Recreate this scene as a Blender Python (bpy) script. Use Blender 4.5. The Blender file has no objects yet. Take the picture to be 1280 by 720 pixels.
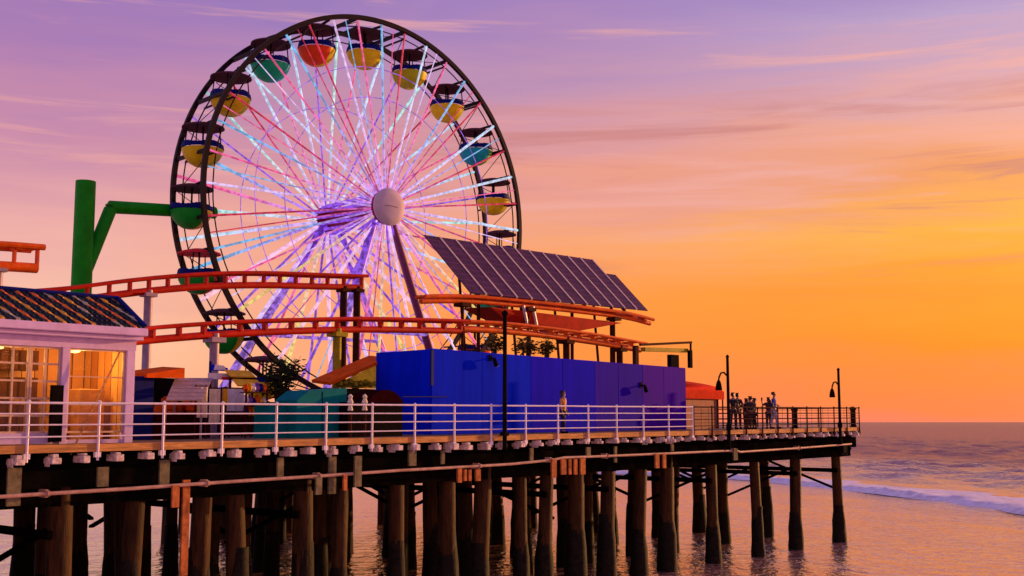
import bpy, bmesh, math, random
from mathutils import Vector, Matrix
R = math.radians
rnd = random.Random(7)
scene = bpy.context.scene
C = scene.collection

# ------------------------------------------------------------------ camera
F = 1450.0                                  # focal length in pixels of a 1280 wide picture
PITCH = math.atan(167 / F)
CAMZ = 6.6                                  # eye height above the sea
cd = bpy.data.cameras.new('camera'); cam = bpy.data.objects.new('camera', cd); C.objects.link(cam)
cam.location = (0, 0, CAMZ); cam.rotation_euler = (R(90) + PITCH, 0, 0)
cd.sensor_width = 36; cd.lens = F / 1280 * 36; cd.clip_start = .1; cd.clip_end = 20000
scene.camera = cam

# ------------------------------------------------------------------ pier frame: s along the edge to sea, d into the pier, z up
A0 = Vector((-12.8, 29.0, 0)); YAW = math.atan2(.752, .6585)
U = Vector((math.cos(YAW), math.sin(YAW), 0)); N = Vector((-math.sin(YAW), math.cos(YAW), 0))
def W(p): return A0 + U * p[0] + N * p[1] + Vector((0, 0, p[2]))
def deck(s): return CAMZ - .61 + .0059 * s
def ray(x, y):
    u, v = (x - 640) / F, (360 - y) / F
    return Vector((u, math.cos(PITCH) - v * math.sin(PITCH), math.sin(PITCH) + v * math.cos(PITCH)))
def to_pier(P):
    q = P - A0
    return Vector((q.dot(U), q.dot(N), P.z))
CAMP = Vector((0, 0, CAMZ))
def on_d(x, y, d):                          # point of the vertical plane at depth d into the pier
    r = ray(x, y); t = (d - (CAMP - A0).dot(N)) / r.dot(N)
    return to_pier(CAMP + r * t)
def on_z(x, y, z):
    r = ray(x, y); t = (z - CAMZ) / r.z
    return to_pier(CAMP + r * t)

# ------------------------------------------------------------------ mesh builder
BASE = {}                                   # where each thing's parts are measured from
class MB:
    def __init__(self): self.v = []; self.f = []; self.m = []; self.mi = 0
    def face(self, idx): self.f.append(idx); self.m.append(self.mi)
    def add(self, vs, fs):
        o = len(self.v); self.v += [Vector(p) for p in vs]
        for f in fs: self.face([i + o for i in f])
        return self
    def box(self, c, s, M=None):
        c = Vector(c); h = Vector(s) / 2; vs = []
        for sx in (-1, 1):
            for sy in (-1, 1):
                for sz in (-1, 1):
                    p = Vector((sx * h.x, sy * h.y, sz * h.z))
                    vs.append(c + (M @ p if M else p))
        return self.add(vs, [(0, 1, 3, 2), (4, 6, 7, 5), (0, 4, 5, 1), (2, 3, 7, 6), (0, 2, 6, 4), (1, 5, 7, 3)])
    def bbox(self, a, b):
        a, b = Vector(a), Vector(b); return self.box((a + b) / 2, b - a)
    def beam(self, p, q, w, h, up=(0, 0, 1)):
        p, q = Vector(p), Vector(q); x = (q - p); L = x.length; x.normalize()
        y = Vector(up).cross(x)
        if y.length < 1e-4: y = Vector((0, 1, 0)).cross(x)
        y.normalize(); z = x.cross(y)
        return self.box((p + q) / 2, (L, w, h), Matrix((x, y, z)).transposed())
    def tube(self, p, q, r, n=10, r2=None): return self.path([p, q], [r, r if r2 is None else r2], n)
    def path(self, pts, r, n=10, closed=False, cap=True):
        pts = [Vector(p) for p in pts]; k = len(pts)
        rs = r if isinstance(r, (list, tuple)) else [r] * k
        o = len(self.v); ref = None
        for i in range(k):
            if closed: t = pts[(i + 1) % k] - pts[i - 1]
            else: t = pts[min(i + 1, k - 1)] - pts[max(i - 1, 0)]
            t.normalize()
            if ref is None: ref = Vector((0, 0, 1)) if abs(t.z) < .9 else Vector((1, 0, 0))
            a = ref - t * ref.dot(t)
            if a.length < 1e-4: a = Vector((0, 1, 0)) - t * t.y
            a.normalize(); b = t.cross(a); ref = a
            for j in range(n):
                w = 2 * math.pi * j / n
                self.v.append(pts[i] + (a * math.cos(w) + b * math.sin(w)) * rs[i])
        for i in range(k if closed else k - 1):
            i2 = (i + 1) % k
            for j in range(n):
                j2 = (j + 1) % n
                self.face([o + i * n + j, o + i * n + j2, o + i2 * n + j2, o + i2 * n + j])
        if cap and not closed:
            self.face([o + j for j in range(n)][::-1]); self.face([o + (k - 1) * n + j for j in range(n)])
        return self
    def lathe(self, prof, c=(0, 0, 0), n=24, M=None, secmat=None, jit=None):
        c = Vector(c); o = len(self.v); k = len(prof)
        for (r, z) in prof:
            for j in range(n):
                w = 2 * math.pi * j / n; rr = r * (1 + (jit() if jit else 0))
                p = Vector((rr * math.cos(w), rr * math.sin(w), z)); self.v.append(c + (M @ p if M else p))
        for i in range(k - 1):
            for j in range(n):
                j2 = (j + 1) % n
                if secmat: self.mi = secmat(j, i)
                self.face([o + i * n + j, o + i * n + j2, o + (i + 1) * n + j2, o + (i + 1) * n + j])
        self.face([o + j for j in range(n)][::-1]); self.face([o + (k - 1) * n + j for j in range(n)])
        return self
    def quad(self, a, b, c, d): return self.add([a, b, c, d], [(0, 1, 2, 3)])
    def slab(self, a, b, c, d, t):          # a quad thickened along its normal
        a, b, c, d = map(Vector, (a, b, c, d)); nn = (b - a).cross(d - a).normalized() * t
        return self.add([a, b, c, d, a + nn, b + nn, c + nn, d + nn],
                        [(3, 2, 1, 0), (4, 5, 6, 7), (0, 1, 5, 4), (1, 2, 6, 5), (2, 3, 7, 6), (3, 0, 4, 7)])
    def prism(self, pts, z0, z1):           # polygon in s,d extruded up; z may be a pair of functions
        n = len(pts); f0 = z0 if callable(z0) else (lambda s: z0); f1 = z1 if callable(z1) else (lambda s: z1)
        vs = [(p[0], p[1], f0(p[0])) for p in pts] + [(p[0], p[1], f1(p[0])) for p in pts]
        return self.add(vs, [tuple(range(n))[::-1], tuple(range(n, 2 * n))] + [(i, (i + 1) % n, (i + 1) % n + n, i + n) for i in range(n)])
    def build(self, name, mats, parent=None, smooth=False, bevel=0):
        me = bpy.data.meshes.new(name)
        org = Vector(BASE.get(parent.name, (0, 0, 0))) if parent is not None else Vector()
        me.from_pydata([p - org for p in self.v], [], self.f); me.update()
        for m in (mats if isinstance(mats, (list, tuple)) else [mats]): me.materials.append(m)
        for p, mi in zip(me.polygons, self.m): p.material_index = mi
        bm = bmesh.new(); bm.from_mesh(me); bmesh.ops.recalc_face_normals(bm, faces=bm.faces)
        if bevel:
            es = [e for e in bm.edges if e.is_manifold and e.calc_face_angle(0) > .6]
            bmesh.ops.bevel(bm, geom=es, offset=bevel, segments=1, affect='EDGES', clamp_overlap=True)
        if smooth:
            for f in bm.faces: f.smooth = True
            for e in bm.edges:
                if len(e.link_faces) == 2 and e.calc_face_angle(0) > R(38): e.smooth = False
        bm.to_mesh(me); bm.free()
        ob = bpy.data.objects.new(name, me); C.objects.link(ob); ob.parent = parent; BASE[ob.name] = tuple(org)
        return ob

def tag(o, label=None, cat=None, group=None, kind=None):
    if label: o['label'] = label
    if cat: o['category'] = cat
    if group: o['group'] = group
    if kind: o['kind'] = kind
    return o
def thing(name, label, cat, base, group=None, yaw=None):
    """An Empty at the base of a thing; its parts are written in pier coordinates."""
    o = bpy.data.objects.new(name, None); C.objects.link(o); o.empty_display_size = .3
    o.location = W(base); o.rotation_euler = (0, 0, YAW if yaw is None else yaw)
    BASE[o.name] = tuple(base)
    return tag(o, label, cat, group)
def local_thing(name, label, cat, loc, yaw, group=None):
    """An Empty whose parts are written around its own origin."""
    o = bpy.data.objects.new(name, None); C.objects.link(o); o.empty_display_size = .3
    o.location = loc; o.rotation_euler = (0, 0, yaw)
    return tag(o, label, cat, group)

# ------------------------------------------------------------------ materials
def lin(c):
    return tuple(((x / 255) / 12.92 if x / 255 <= .04045 else ((x / 255 + .055) / 1.055) ** 2.4) for x in c) + (1,)
def nn(nt, t, **kw):
    n = nt.nodes.new(t)
    for k, v in kw.items(): setattr(n, k, v)
    return n
def mat(name, rgb, rough=.6, metal=0, vary=.25, scale=4, bump=0, bscale=30, stretch=(1, 1, 1), dirt=None, dirt_amt=.5, spec=.5, coat=0, emit=None, es=0):
    """Paint, wood or metal with worn, uneven colour."""
    m = bpy.data.materials.new(name); m.use_nodes = True; nt = m.node_tree; b = nt.nodes['Principled BSDF']; L = nt.links.new
    b.inputs['Roughness'].default_value = rough; b.inputs['Metallic'].default_value = metal
    b.inputs['Specular IOR Level'].default_value = spec; b.inputs['Coat Weight'].default_value = coat
    b.inputs['Coat Roughness'].default_value = .15
    tc = nn(nt, 'ShaderNodeTexCoord'); mp = nn(nt, 'ShaderNodeMapping'); mp.inputs['Scale'].default_value = stretch
    L(tc.outputs['Object'], mp.inputs['Vector'])
    n1 = nn(nt, 'ShaderNodeTexNoise'); n1.inputs['Scale'].default_value = scale; n1.inputs['Detail'].default_value = 6; n1.inputs['Roughness'].default_value = .65
    L(mp.outputs[0], n1.inputs['Vector'])
    r1 = nn(nt, 'ShaderNodeMapRange'); r1.inputs[1].default_value = .3; r1.inputs[2].default_value = .7; r1.inputs[3].default_value = 1 - vary; r1.inputs[4].default_value = 1 + vary * .6
    L(n1.outputs['Fac'], r1.inputs[0])
    mx = nn(nt, 'ShaderNodeMix', data_type='RGBA', blend_type='MULTIPLY'); mx.inputs[0].default_value = 1
    mx.inputs[6].default_value = tuple(rgb) + (1,); L(r1.outputs[0], mx.inputs[7])
    col = mx.outputs[2]
    if dirt:
        n2 = nn(nt, 'ShaderNodeTexNoise'); n2.inputs['Scale'].default_value = scale * .45; n2.inputs['Detail'].default_value = 8; n2.inputs['Roughness'].default_value = .7
        L(mp.outputs[0], n2.inputs['Vector'])
        r2 = nn(nt, 'ShaderNodeMapRange'); r2.inputs[1].default_value = .48; r2.inputs[2].default_value = .68; r2.inputs[4].default_value = dirt_amt
        L(n2.outputs['Fac'], r2.inputs[0])
        m2 = nn(nt, 'ShaderNodeMix', data_type='RGBA'); L(r2.outputs[0], m2.inputs[0]); L(col, m2.inputs[6]); m2.inputs[7].default_value = tuple(dirt) + (1,)
        col = m2.outputs[2]
    L(col, b.inputs['Base Color'])
    if bump:
        n3 = nn(nt, 'ShaderNodeTexNoise'); n3.inputs['Scale'].default_value = bscale; n3.inputs['Detail'].default_value = 4
        L(mp.outputs[0], n3.inputs['Vector'])
        bp = nn(nt, 'ShaderNodeBump'); bp.inputs['Strength'].default_value = bump; bp.inputs['Distance'].default_value = .02
        L(n3.outputs['Fac'], bp.inputs['Height']); L(bp.outputs[0], b.inputs['Normal'])
    if emit:
        b.inputs['Emission Color'].default_value = tuple(emit) + (1,); b.inputs['Emission Strength'].default_value = es
    return m
def led(name, outer, inner, base, strength, speck=.5):
    """A spoke carrying a strip of lit LEDs: two colours along its length with dark gaps."""
    m = bpy.data.materials.new(name); m.use_nodes = True; nt = m.node_tree; b = nt.nodes['Principled BSDF']; L = nt.links.new
    b.inputs['Base Color'].default_value = tuple(base) + (1,); b.inputs['Roughness'].default_value = .5
    tc = nn(nt, 'ShaderNodeTexCoord')
    ln = nn(nt, 'ShaderNodeVectorMath', operation='LENGTH')
    sub = nn(nt, 'ShaderNodeVectorMath', operation='SUBTRACT'); sub.inputs[1].default_value = (0, 0, HUBH)
    L(tc.outputs['Object'], sub.inputs[0]); L(sub.outputs[0], ln.inputs[0])
    n1 = nn(nt, 'ShaderNodeTexNoise'); n1.inputs['Scale'].default_value = .5; n1.inputs['Detail'].default_value = 3; L(tc.outputs['Object'], n1.inputs['Vector'])
    ad = nn(nt, 'ShaderNodeMath', operation='MULTIPLY_ADD'); L(n1.outputs['Fac'], ad.inputs[0]); ad.inputs[1].default_value = 9; L(ln.outputs['Value'], ad.inputs[2])
    mr = nn(nt, 'ShaderNodeMapRange'); mr.inputs[1].default_value = 7.5; mr.inputs[2].default_value = 13.5; L(ad.outputs[0], mr.inputs[0])
    mx = nn(nt, 'ShaderNodeMix', data_type='RGBA'); L(mr.outputs[0], mx.inputs[0]); mx.inputs[6].default_value = tuple(inner) + (1,); mx.inputs[7].default_value = tuple(outer) + (1,)
    L(mx.outputs[2], b.inputs['Emission Color'])
    n2 = nn(nt, 'ShaderNodeTexNoise'); n2.inputs['Scale'].default_value = 3.2; n2.inputs['Detail'].default_value = 2; L(tc.outputs['Object'], n2.inputs['Vector'])
    m2 = nn(nt, 'ShaderNodeMapRange'); m2.inputs[1].default_value = .42; m2.inputs[2].default_value = .58; m2.inputs[3].default_value = strength * (1 - speck); m2.inputs[4].default_value = strength
    L(n2.outputs['Fac'], m2.inputs[0]); L(m2.outputs[0], b.inputs['Emission Strength'])
    return m
HUBH = CAMZ + 13.79 - (deck(37.9) + .15)      # hub height over the wheel's base

M = {}
M['deckwood'] = mat('weathered_deck_timber', (.16, .09, .05), .8, vary=.5, scale=2, bump=.5, stretch=(.4, 6, 6))
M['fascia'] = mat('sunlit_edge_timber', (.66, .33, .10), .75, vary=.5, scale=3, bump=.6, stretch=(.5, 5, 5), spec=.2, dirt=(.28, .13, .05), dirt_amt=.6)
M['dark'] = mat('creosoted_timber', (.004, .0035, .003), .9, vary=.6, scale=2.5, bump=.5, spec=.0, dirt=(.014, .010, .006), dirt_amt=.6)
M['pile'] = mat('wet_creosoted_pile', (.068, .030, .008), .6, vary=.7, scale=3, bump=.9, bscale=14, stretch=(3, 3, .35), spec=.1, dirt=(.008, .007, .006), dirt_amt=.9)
M['sleeve'] = mat('mussel_crust', (.012, .010, .006), .7, vary=.9, scale=7, bump=1, bscale=18, spec=.12, dirt=(.03, .018, .009), dirt_amt=.6)
M['joist'] = mat('pale_joist_end', (.86, .72, .66), .8, vary=.5, scale=8, dirt=(.3, .17, .1), dirt_amt=.7)
M['board'] = mat('pale_hanging_board', (.22, .19, .10), .8, vary=.5, scale=5, spec=.1, dirt=(.05, .045, .025), dirt_amt=.7)
M['oboard'] = mat('rusty_board_and_sunlit_strip', (.55, .18, .05), .8, vary=.5, scale=5, spec=.1, dirt=(.14, .05, .02), dirt_amt=.7)  # also colours the strip standing in for a pile's sunlit edge
M['white'] = mat('white_gloss_paint', (.86, .80, .90), .45, vary=.1, scale=6, dirt=(.6, .5, .5), dirt_amt=.4)
M['rail_backlit'] = mat('backlit_rail_brown', (.045, .012, .010), .7, vary=.4, scale=6, spec=.02)  # dark brown base paints in the backlit look of the seaward rails
M['pipe'] = mat('primed_pipe', (.55, .33, .25), .6, vary=.35, scale=3, dirt=(.28, .12, .07), dirt_amt=.7)
M['black'] = mat('black_iron', (.010, .007, .007), .8, vary=.4, scale=8, spec=.01)
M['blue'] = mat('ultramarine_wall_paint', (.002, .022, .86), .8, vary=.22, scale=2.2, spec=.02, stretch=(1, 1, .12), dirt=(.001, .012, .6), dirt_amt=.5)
M['indigo'] = mat('indigo_sunset_tint', (.014, .006, .74), .8, vary=.22, scale=2.2, spec=.02, stretch=(1, 1, .12), dirt=(.014, .004, .52), dirt_amt=.5)
M['violet'] = mat('violet_sunset_tint', (.075, .001, .46), .8, vary=.26, scale=2.2, spec=.04, stretch=(1, 1, .12), dirt=(.06, .001, .33), dirt_amt=.5)
M['purple'] = mat('purple_sunset_tint', (.032, .001, .50), .8, vary=.26, scale=2.2, spec=.04, stretch=(1, 1, .12), dirt=(.03, .001, .36), dirt_amt=.5)
M['navy'] = mat('navy_paint', (.002, .006, .16), .6, vary=.3, spec=.1)
M['track'] = mat('red_track_paint', (.62, .018, .003), .5, vary=.3, scale=2, spec=.15, dirt=(.28, .015, .004), dirt_amt=.6)
M['otrack'] = mat('orange_track_paint', (.88, .13, .006), .5, vary=.3, scale=2, spec=.15, dirt=(.42, .06, .006), dirt_amt=.6)
M['column'] = mat('lilac_support_paint', (.42, .30, .42), .5, vary=.3, scale=3, dirt=(.2, .12, .14))
M['brown'] = mat('rust_brown_paint', (.07, .020, .012), .7, vary=.4, scale=3, spec=.02)
M['olive'] = mat('olive_yellow_paint', (.42, .36, .015), .6, vary=.4, scale=3, spec=.1, dirt=(.12, .15, .01), dirt_amt=.7)
M['green'] = mat('green_steel_paint', (.006, .34, .006), .5, vary=.22, scale=1.5, spec=.15, dirt=(.004, .2, .006), dirt_amt=.6)
M['rim'] = mat('dark_rim_steel', (.016, .006, .009), .5, vary=.4, scale=2, spec=.15)
M['canopy'] = mat('plum_canopy', (.10, .035, .05), .7, vary=.3, spec=.03)
M['redcanopy'] = mat('red_canopy', (.85, .03, .05), .6, vary=.25, spec=.05)
M['yelcanopy'] = mat('yellow_canopy', (.62, .36, .03), .5, vary=.25)
M['hub'] = mat('pale_hub_disc', (.66, .56, .68), .6, vary=.12, scale=1.5, spec=.15, dirt=(.5, .38, .45), dirt_amt=.5)
M['hubred'] = mat('crimson_hub_flange', (.42, .008, .03), .5, vary=.3, spec=.2)
M['solar'] = mat('solar_cells', (.075, .022, .075), .5, vary=.3, scale=1.2, spec=.15)
M['seam'] = mat('aluminium_seam', (.85, .66, .55), .5, vary=.2)
M['teal'] = mat('teal_panel', (.001, .20, .21), .7, vary=.2, scale=2, spec=.05, dirt=(.001, .13, .15))
M['maroon'] = mat('maroon_roofing', (.03, .004, .005), .9, vary=.4, spec=.0)
M['orange'] = mat('orange_canvas', (.85, .13, .008), .8, vary=.3, scale=3, spec=.05)
M['grey'] = mat('grey_slats', (.34, .25, .32), .7, vary=.3, scale=4, spec=.1)
M['cream'] = mat('cream_sheeting', (.88, .78, .58), .75, vary=.2, scale=3, spec=.1, dirt=(.6, .45, .35))
M['lav'] = mat('lavender_trim_paint', (.76, .56, .90), .55, vary=.12, scale=3, spec=.2, dirt=(.5, .38, .5), dirt_amt=.5)
M['yellow'] = mat('yellow_paint', (.85, .50, .015), .55, vary=.25, spec=.15)
M['redtent'] = mat('red_tent_fabric', (.85, .035, .004), .8, vary=.2, scale=3, spec=.05)
M['tentwall'] = mat('rose_tent_wall', (.42, .13, .08), .75, vary=.3, scale=3)
M['skin'] = mat('skin', (.36, .19, .12), .55, vary=.1)
M['hair'] = mat('dark_hair', (.02, .012, .01), .6, vary=.3)
M['leaf'] = mat('dark_leaves', (.022, .035, .012), .7, vary=.7, scale=2, spec=.05)
M['leafy'] = mat('olive_leaves', (.10, .062, .010), .7, vary=.7, scale=2, spec=.05)
M['bark'] = mat('bark', (.05, .03, .02), .8, vary=.5, bump=.5)

def glass_mat():
    m = bpy.data.materials.new('window_glass'); m.use_nodes = True; nt = m.node_tree; L = nt.links.new
    nt.nodes.remove(nt.nodes['Principled BSDF']); out = nt.nodes['Material Output']
    t = nn(nt, 'ShaderNodeBsdfTransparent'); t.inputs[0].default_value = (.95, .92, .9, 1); g = nn(nt, 'ShaderNodeBsdfGlossy'); g.inputs['Roughness'].default_value = .04
    fr = nn(nt, 'ShaderNodeFresnel'); fr.inputs[0].default_value = 1.5; mx = nn(nt, 'ShaderNodeMixShader')
    L(fr.outputs[0], mx.inputs[0]); L(t.outputs[0], mx.inputs[1]); L(g.outputs[0], mx.inputs[2]); L(mx.outputs[0], out.inputs[0])
    return m
M['glass'] = glass_mat()
def board_mat(name, c1, c2, width):
    """Vertical boards of uneven colour for the inside of the pavilion."""
    m = mat(name, c1, .6, vary=.3, scale=5, stretch=(4, 1, .5)); nt = m.node_tree; L = nt.links.new; b = nt.nodes['Principled BSDF']
    tc = nn(nt, 'ShaderNodeTexCoord'); sx = nn(nt, 'ShaderNodeSeparateXYZ'); L(tc.outputs['Object'], sx.inputs[0])
    dv = nn(nt, 'ShaderNodeMath', operation='DIVIDE'); sm = nn(nt, 'ShaderNodeMath', operation='ADD'); L(sx.outputs[0], sm.inputs[0]); L(sx.outputs[1], sm.inputs[1]); L(sm.outputs[0], dv.inputs[0]); dv.inputs[1].default_value = width
    fl = nn(nt, 'ShaderNodeMath', operation='FLOOR'); L(dv.outputs[0], fl.inputs[0])
    wn = nn(nt, 'ShaderNodeTexWhiteNoise', noise_dimensions='1D'); L(fl.outputs[0], wn.inputs['W'])
    fr = nn(nt, 'ShaderNodeMath', operation='FRACT'); L(dv.outputs[0], fr.inputs[0])
    gp = nn(nt, 'ShaderNodeMath', operation='GREATER_THAN'); L(fr.outputs[0], gp.inputs[0]); gp.inputs[1].default_value = .08
    mx = nn(nt, 'ShaderNodeMix', data_type='RGBA'); L(wn.outputs['Value'], mx.inputs[0]); mx.inputs[6].default_value = c1 + (1,); mx.inputs[7].default_value = c2 + (1,)
    m2 = nn(nt, 'ShaderNodeMix', data_type='RGBA', blend_type='MULTIPLY'); m2.inputs[0].default_value = 1; L(mx.outputs[2], m2.inputs[6]); L(gp.outputs[0], m2.inputs[7])
    L(m2.outputs[2], b.inputs['Base Color'])
    return m
M['inwall'] = board_mat('warm_interior_boards', (.72, .36, .08), (.40, .13, .02), .38)

def tile_mat():
    """Glazed roof tiles, navy and green with slanting gold and orange ones."""
    m = bpy.data.materials.new('patterned_roof_tiles'); m.use_nodes = True; nt = m.node_tree; b = nt.nodes['Principled BSDF']; L = nt.links.new
    b.inputs['Roughness'].default_value = .5; b.inputs['Specular IOR Level'].default_value = .15
    tc = nn(nt, 'ShaderNodeTexCoord'); sx = nn(nt, 'ShaderNodeSeparateXYZ'); L(tc.outputs['Object'], sx.inputs[0])
    def math_(op, a, bb=None):
        n = nn(nt, 'ShaderNodeMath', operation=op)
        for i, q in enumerate((a, bb)):
            if q is None: continue
            if isinstance(q, (int, float)): n.inputs[i].default_value = q
            else: L(q, n.inputs[i])
        return n.outputs[0]
    row = math_('FLOOR', math_('DIVIDE', math_('ADD', sx.outputs[2], math_('MULTIPLY', math_('FRACT', math_('DIVIDE', sx.outputs[0], 1.37)), .6)), .36))
    ph = math_('DIVIDE', math_('ADD', sx.outputs[0], math_('MULTIPLY', sx.outputs[2], .55)), .42)
    idx = math_('FLOOR', ph); k = math_('FRACT', ph)      # slanting stripes, broken here and there
    wn = nn(nt, 'ShaderNodeTexWhiteNoise', noise_dimensions='2D'); cb = nn(nt, 'ShaderNodeCombineXYZ'); L(idx, cb.inputs[0]); L(row, cb.inputs[1]); L(cb.outputs[0], wn.inputs['Vector'])
    stripe = math_('MULTIPLY', math_('LESS_THAN', k, .27), math_('GREATER_THAN', wn.outputs['Value'], .2))
    rp = nn(nt, 'ShaderNodeValToRGB'); rp.color_ramp.interpolation = 'CONSTANT'
    rp.color_ramp.elements[0].color = (.003, .003, .014, 1); rp.color_ramp.elements[1].position = .45; rp.color_ramp.elements[1].color = (.003, .014, .02, 1)
    e = rp.color_ramp.elements.new(.75); e.color = (.012, .016, .02, 1)
    L(wn.outputs['Value'], rp.inputs[0])
    rg = nn(nt, 'ShaderNodeValToRGB'); rg.color_ramp.interpolation = 'CONSTANT'
    rg.color_ramp.elements[0].color = (.95, .46, .03, 1); rg.color_ramp.elements[1].position = .6; rg.color_ramp.elements[1].color = (.9, .20, .02, 1)
    e = rg.color_ramp.elements.new(.85); e.color = (.6, .5, .3, 1)
    L(wn.outputs['Value'], rg.inputs[0])
    mx = nn(nt, 'ShaderNodeMix', data_type='RGBA'); L(stripe, mx.inputs[0]); L(rp.outputs[0], mx.inputs[6]); L(rg.outputs[0], mx.inputs[7])
    L(mx.outputs[2], b.inputs['Base Color'])
    return m
M['tiles'] = tile_mat()

def cells(m):
    nt = m.node_tree; L = nt.links.new; b = nt.nodes['Principled BSDF']; src = b.inputs['Base Color'].links[0].from_socket
    tc = nn(nt, 'ShaderNodeTexCoord'); br = nn(nt, 'ShaderNodeTexBrick'); br.offset = 0; br.inputs['Scale'].default_value = 1; br.inputs['Mortar Size'].default_value = .018; br.inputs['Brick Width'].default_value = .25; br.inputs['Row Height'].default_value = .30
    sx = nn(nt, 'ShaderNodeSeparateXYZ'); cb = nn(nt, 'ShaderNodeCombineXYZ'); L(tc.outputs['Object'], sx.inputs[0]); sh = nn(nt, 'ShaderNodeMath', operation='MULTIPLY_ADD'); L(sx.outputs[1], sh.inputs[0]); sh.inputs[1].default_value = .0; L(sx.outputs[0], sh.inputs[2]); L(sh.outputs[0], cb.inputs[0]); L(sx.outputs[2], cb.inputs[1]); L(cb.outputs[0], br.inputs['Vector'])
    br.inputs['Color1'].default_value = (1, 1, 1, 1); br.inputs['Color2'].default_value = (.72, .72, .8, 1); br.inputs['Mortar'].default_value = (2.1, 1.9, 1.7, 1)
    mx = nn(nt, 'ShaderNodeMix', data_type='RGBA', blend_type='MULTIPLY'); mx.inputs[0].default_value = 1; L(src, mx.inputs[6]); L(br.outputs['Color'], mx.inputs[7]); L(mx.outputs[2], b.inputs['Base Color'])
cells(M['solar'])
# ------------------------------------------------------------------ sky
SUN_AZ, SUN_EL = R(54), R(7)
def make_world():
    w = bpy.data.worlds.new('World'); scene.world = w; w.use_nodes = True; nt = w.node_tree; L = nt.links.new
    bg = nt.nodes['Background']; tc = nn(nt, 'ShaderNodeTexCoord'); sx = nn(nt, 'ShaderNodeSeparateXYZ'); L(tc.outputs['Generated'], sx.inputs[0])
    def math_(op, a, bb=None, c=None, clamp=False):
        n = nn(nt, 'ShaderNodeMath', operation=op, use_clamp=clamp)
        for i, q in enumerate((a, bb, c)):
            if q is None: continue
            if isinstance(q, (int, float)): n.inputs[i].default_value = q
            else: L(q, n.inputs[i])
        return n.outputs[0]
    def mrange(v, a, b, c=0, d=1, smooth=False):
        n = nn(nt, 'ShaderNodeMapRange'); n.interpolation_type = 'SMOOTHSTEP' if smooth else 'LINEAR'
        for i, q in zip((1, 2, 3, 4), (a, b, c, d)): n.inputs[i].default_value = q
        L(v, n.inputs[0]); return n.outputs[0]
    z = sx.outputs[2]
    # streaky high cloud: warp the height by long thin noise, so bands drift up to the right
    mp = nn(nt, 'ShaderNodeMapping'); mp.inputs['Rotation'].default_value = (0, R(7), 0); mp.inputs['Scale'].default_value = (2.2, 2.2, 17)
    L(tc.outputs['Generated'], mp.inputs[0])
    n1 = nn(nt, 'ShaderNodeTexNoise'); n1.inputs['Scale'].default_value = 1.6; n1.inputs['Detail'].default_value = 5; n1.inputs['Roughness'].default_value = .55; n1.inputs['Distortion'].default_value = .4
    L(mp.outputs[0], n1.inputs['Vector'])
    zz = math_('ADD', z, mrange(n1.outputs['Fac'], .25, .75, -.028, .028))
    hh = mrange(zz, 0, .5)
    def ramp(stops):
        r = nn(nt, 'ShaderNodeValToRGB'); cr = r.color_ramp
        while len(cr.elements) > 1: cr.elements.remove(cr.elements[-1])
        for i, (p, c) in enumerate(stops):
            e = cr.elements[0] if i == 0 else cr.elements.new(p / .5)
            e.position = p / .5; e.color = lin(c)
        L(hh, r.inputs[0]); return r.outputs[0]
    left = ramp([(0, (253, 190, 150)), (.06, (254, 198, 166)), (.15, (234, 168, 166)), (.24, (200, 136, 168)), (.31, (168, 120, 178)), (.36, (148, 114, 184)), (.5, (92, 82, 150))])
    mid = ramp([(0, (255, 132, 92)), (.03, (255, 138, 74)), (.09, (255, 148, 62)), (.155, (245, 160, 114)), (.21, (226, 150, 146)), (.28, (192, 142, 176)), (.34, (160, 124, 186)), (.5, (100, 88, 158))])
    right = ramp([(0, (252, 132, 108)), (.025, (255, 134, 78)), (.07, (255, 140, 34)), (.12, (255, 154, 32)), (.155, (255, 174, 54)), (.19, (238, 150, 92)), (.225, (240, 164, 132)), (.27, (220, 162, 170)), (.31, (182, 156, 200)), (.36, (166, 138, 194)), (.5, (110, 100, 165))])
    hl = math_('SQRT', math_('ADD', math_('MULTIPLY', sx.outputs[0], sx.outputs[0]), math_('MULTIPLY', sx.outputs[1], sx.outputs[1])))
    S = Vector((math.sin(R(68)), math.cos(R(68)), 0))
    dh = math_('DIVIDE', math_('ADD', math_('MULTIPLY', sx.outputs[0], S.x), math_('MULTIPLY', sx.outputs[1], S.y)), math_('MAXIMUM', hl, .001))
    def mix(f, a, b):
        m = nn(nt, 'ShaderNodeMix', data_type='RGBA'); L(f, m.inputs[0]); L(a, m.inputs[6]); L(b, m.inputs[7]); return m.outputs[2]
    c = mix(mrange(dh, -.02, .40, smooth=True), left, mid); c = mix(mrange(dh, .38, .74, smooth=True), c, right)
    # wisps: peach streaks and dusky mauve bands
    mp2 = nn(nt, 'ShaderNodeMapping'); mp2.inputs['Rotation'].default_value = (0, R(9), 0); mp2.inputs['Scale'].default_value = (1.7, 1.7, 30); mp2.inputs['Location'].default_value = (.7, 1.3, .45)
    L(tc.outputs['Generated'], mp2.inputs[0])
    n2 = nn(nt, 'ShaderNodeTexNoise'); n2.inputs['Scale'].default_value = 1.5; n2.inputs['Detail'].default_value = 6; n2.inputs['Roughness'].default_value = .6; n2.inputs['Distortion'].default_value = .6
    L(mp2.outputs[0], n2.inputs['Vector'])
    rose = nn(nt, 'ShaderNodeRGB'); rose.outputs[0].default_value = lin((238, 168, 160)); mauve = nn(nt, 'ShaderNodeRGB'); mauve.outputs[0].default_value = lin((196, 120, 118))
    hi = math_('MULTIPLY', mrange(n2.outputs['Fac'], .53, .70, 0, .75, True), mrange(z, .10, .22, 0, 1, True))
    lo = math_('MULTIPLY', math_('MULTIPLY', mrange(n2.outputs['Fac'], .50, .34, 0, .8, True), mrange(z, .08, .16, 0, 1, True)), mrange(z, .30, .22, 0, 1, True))
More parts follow.
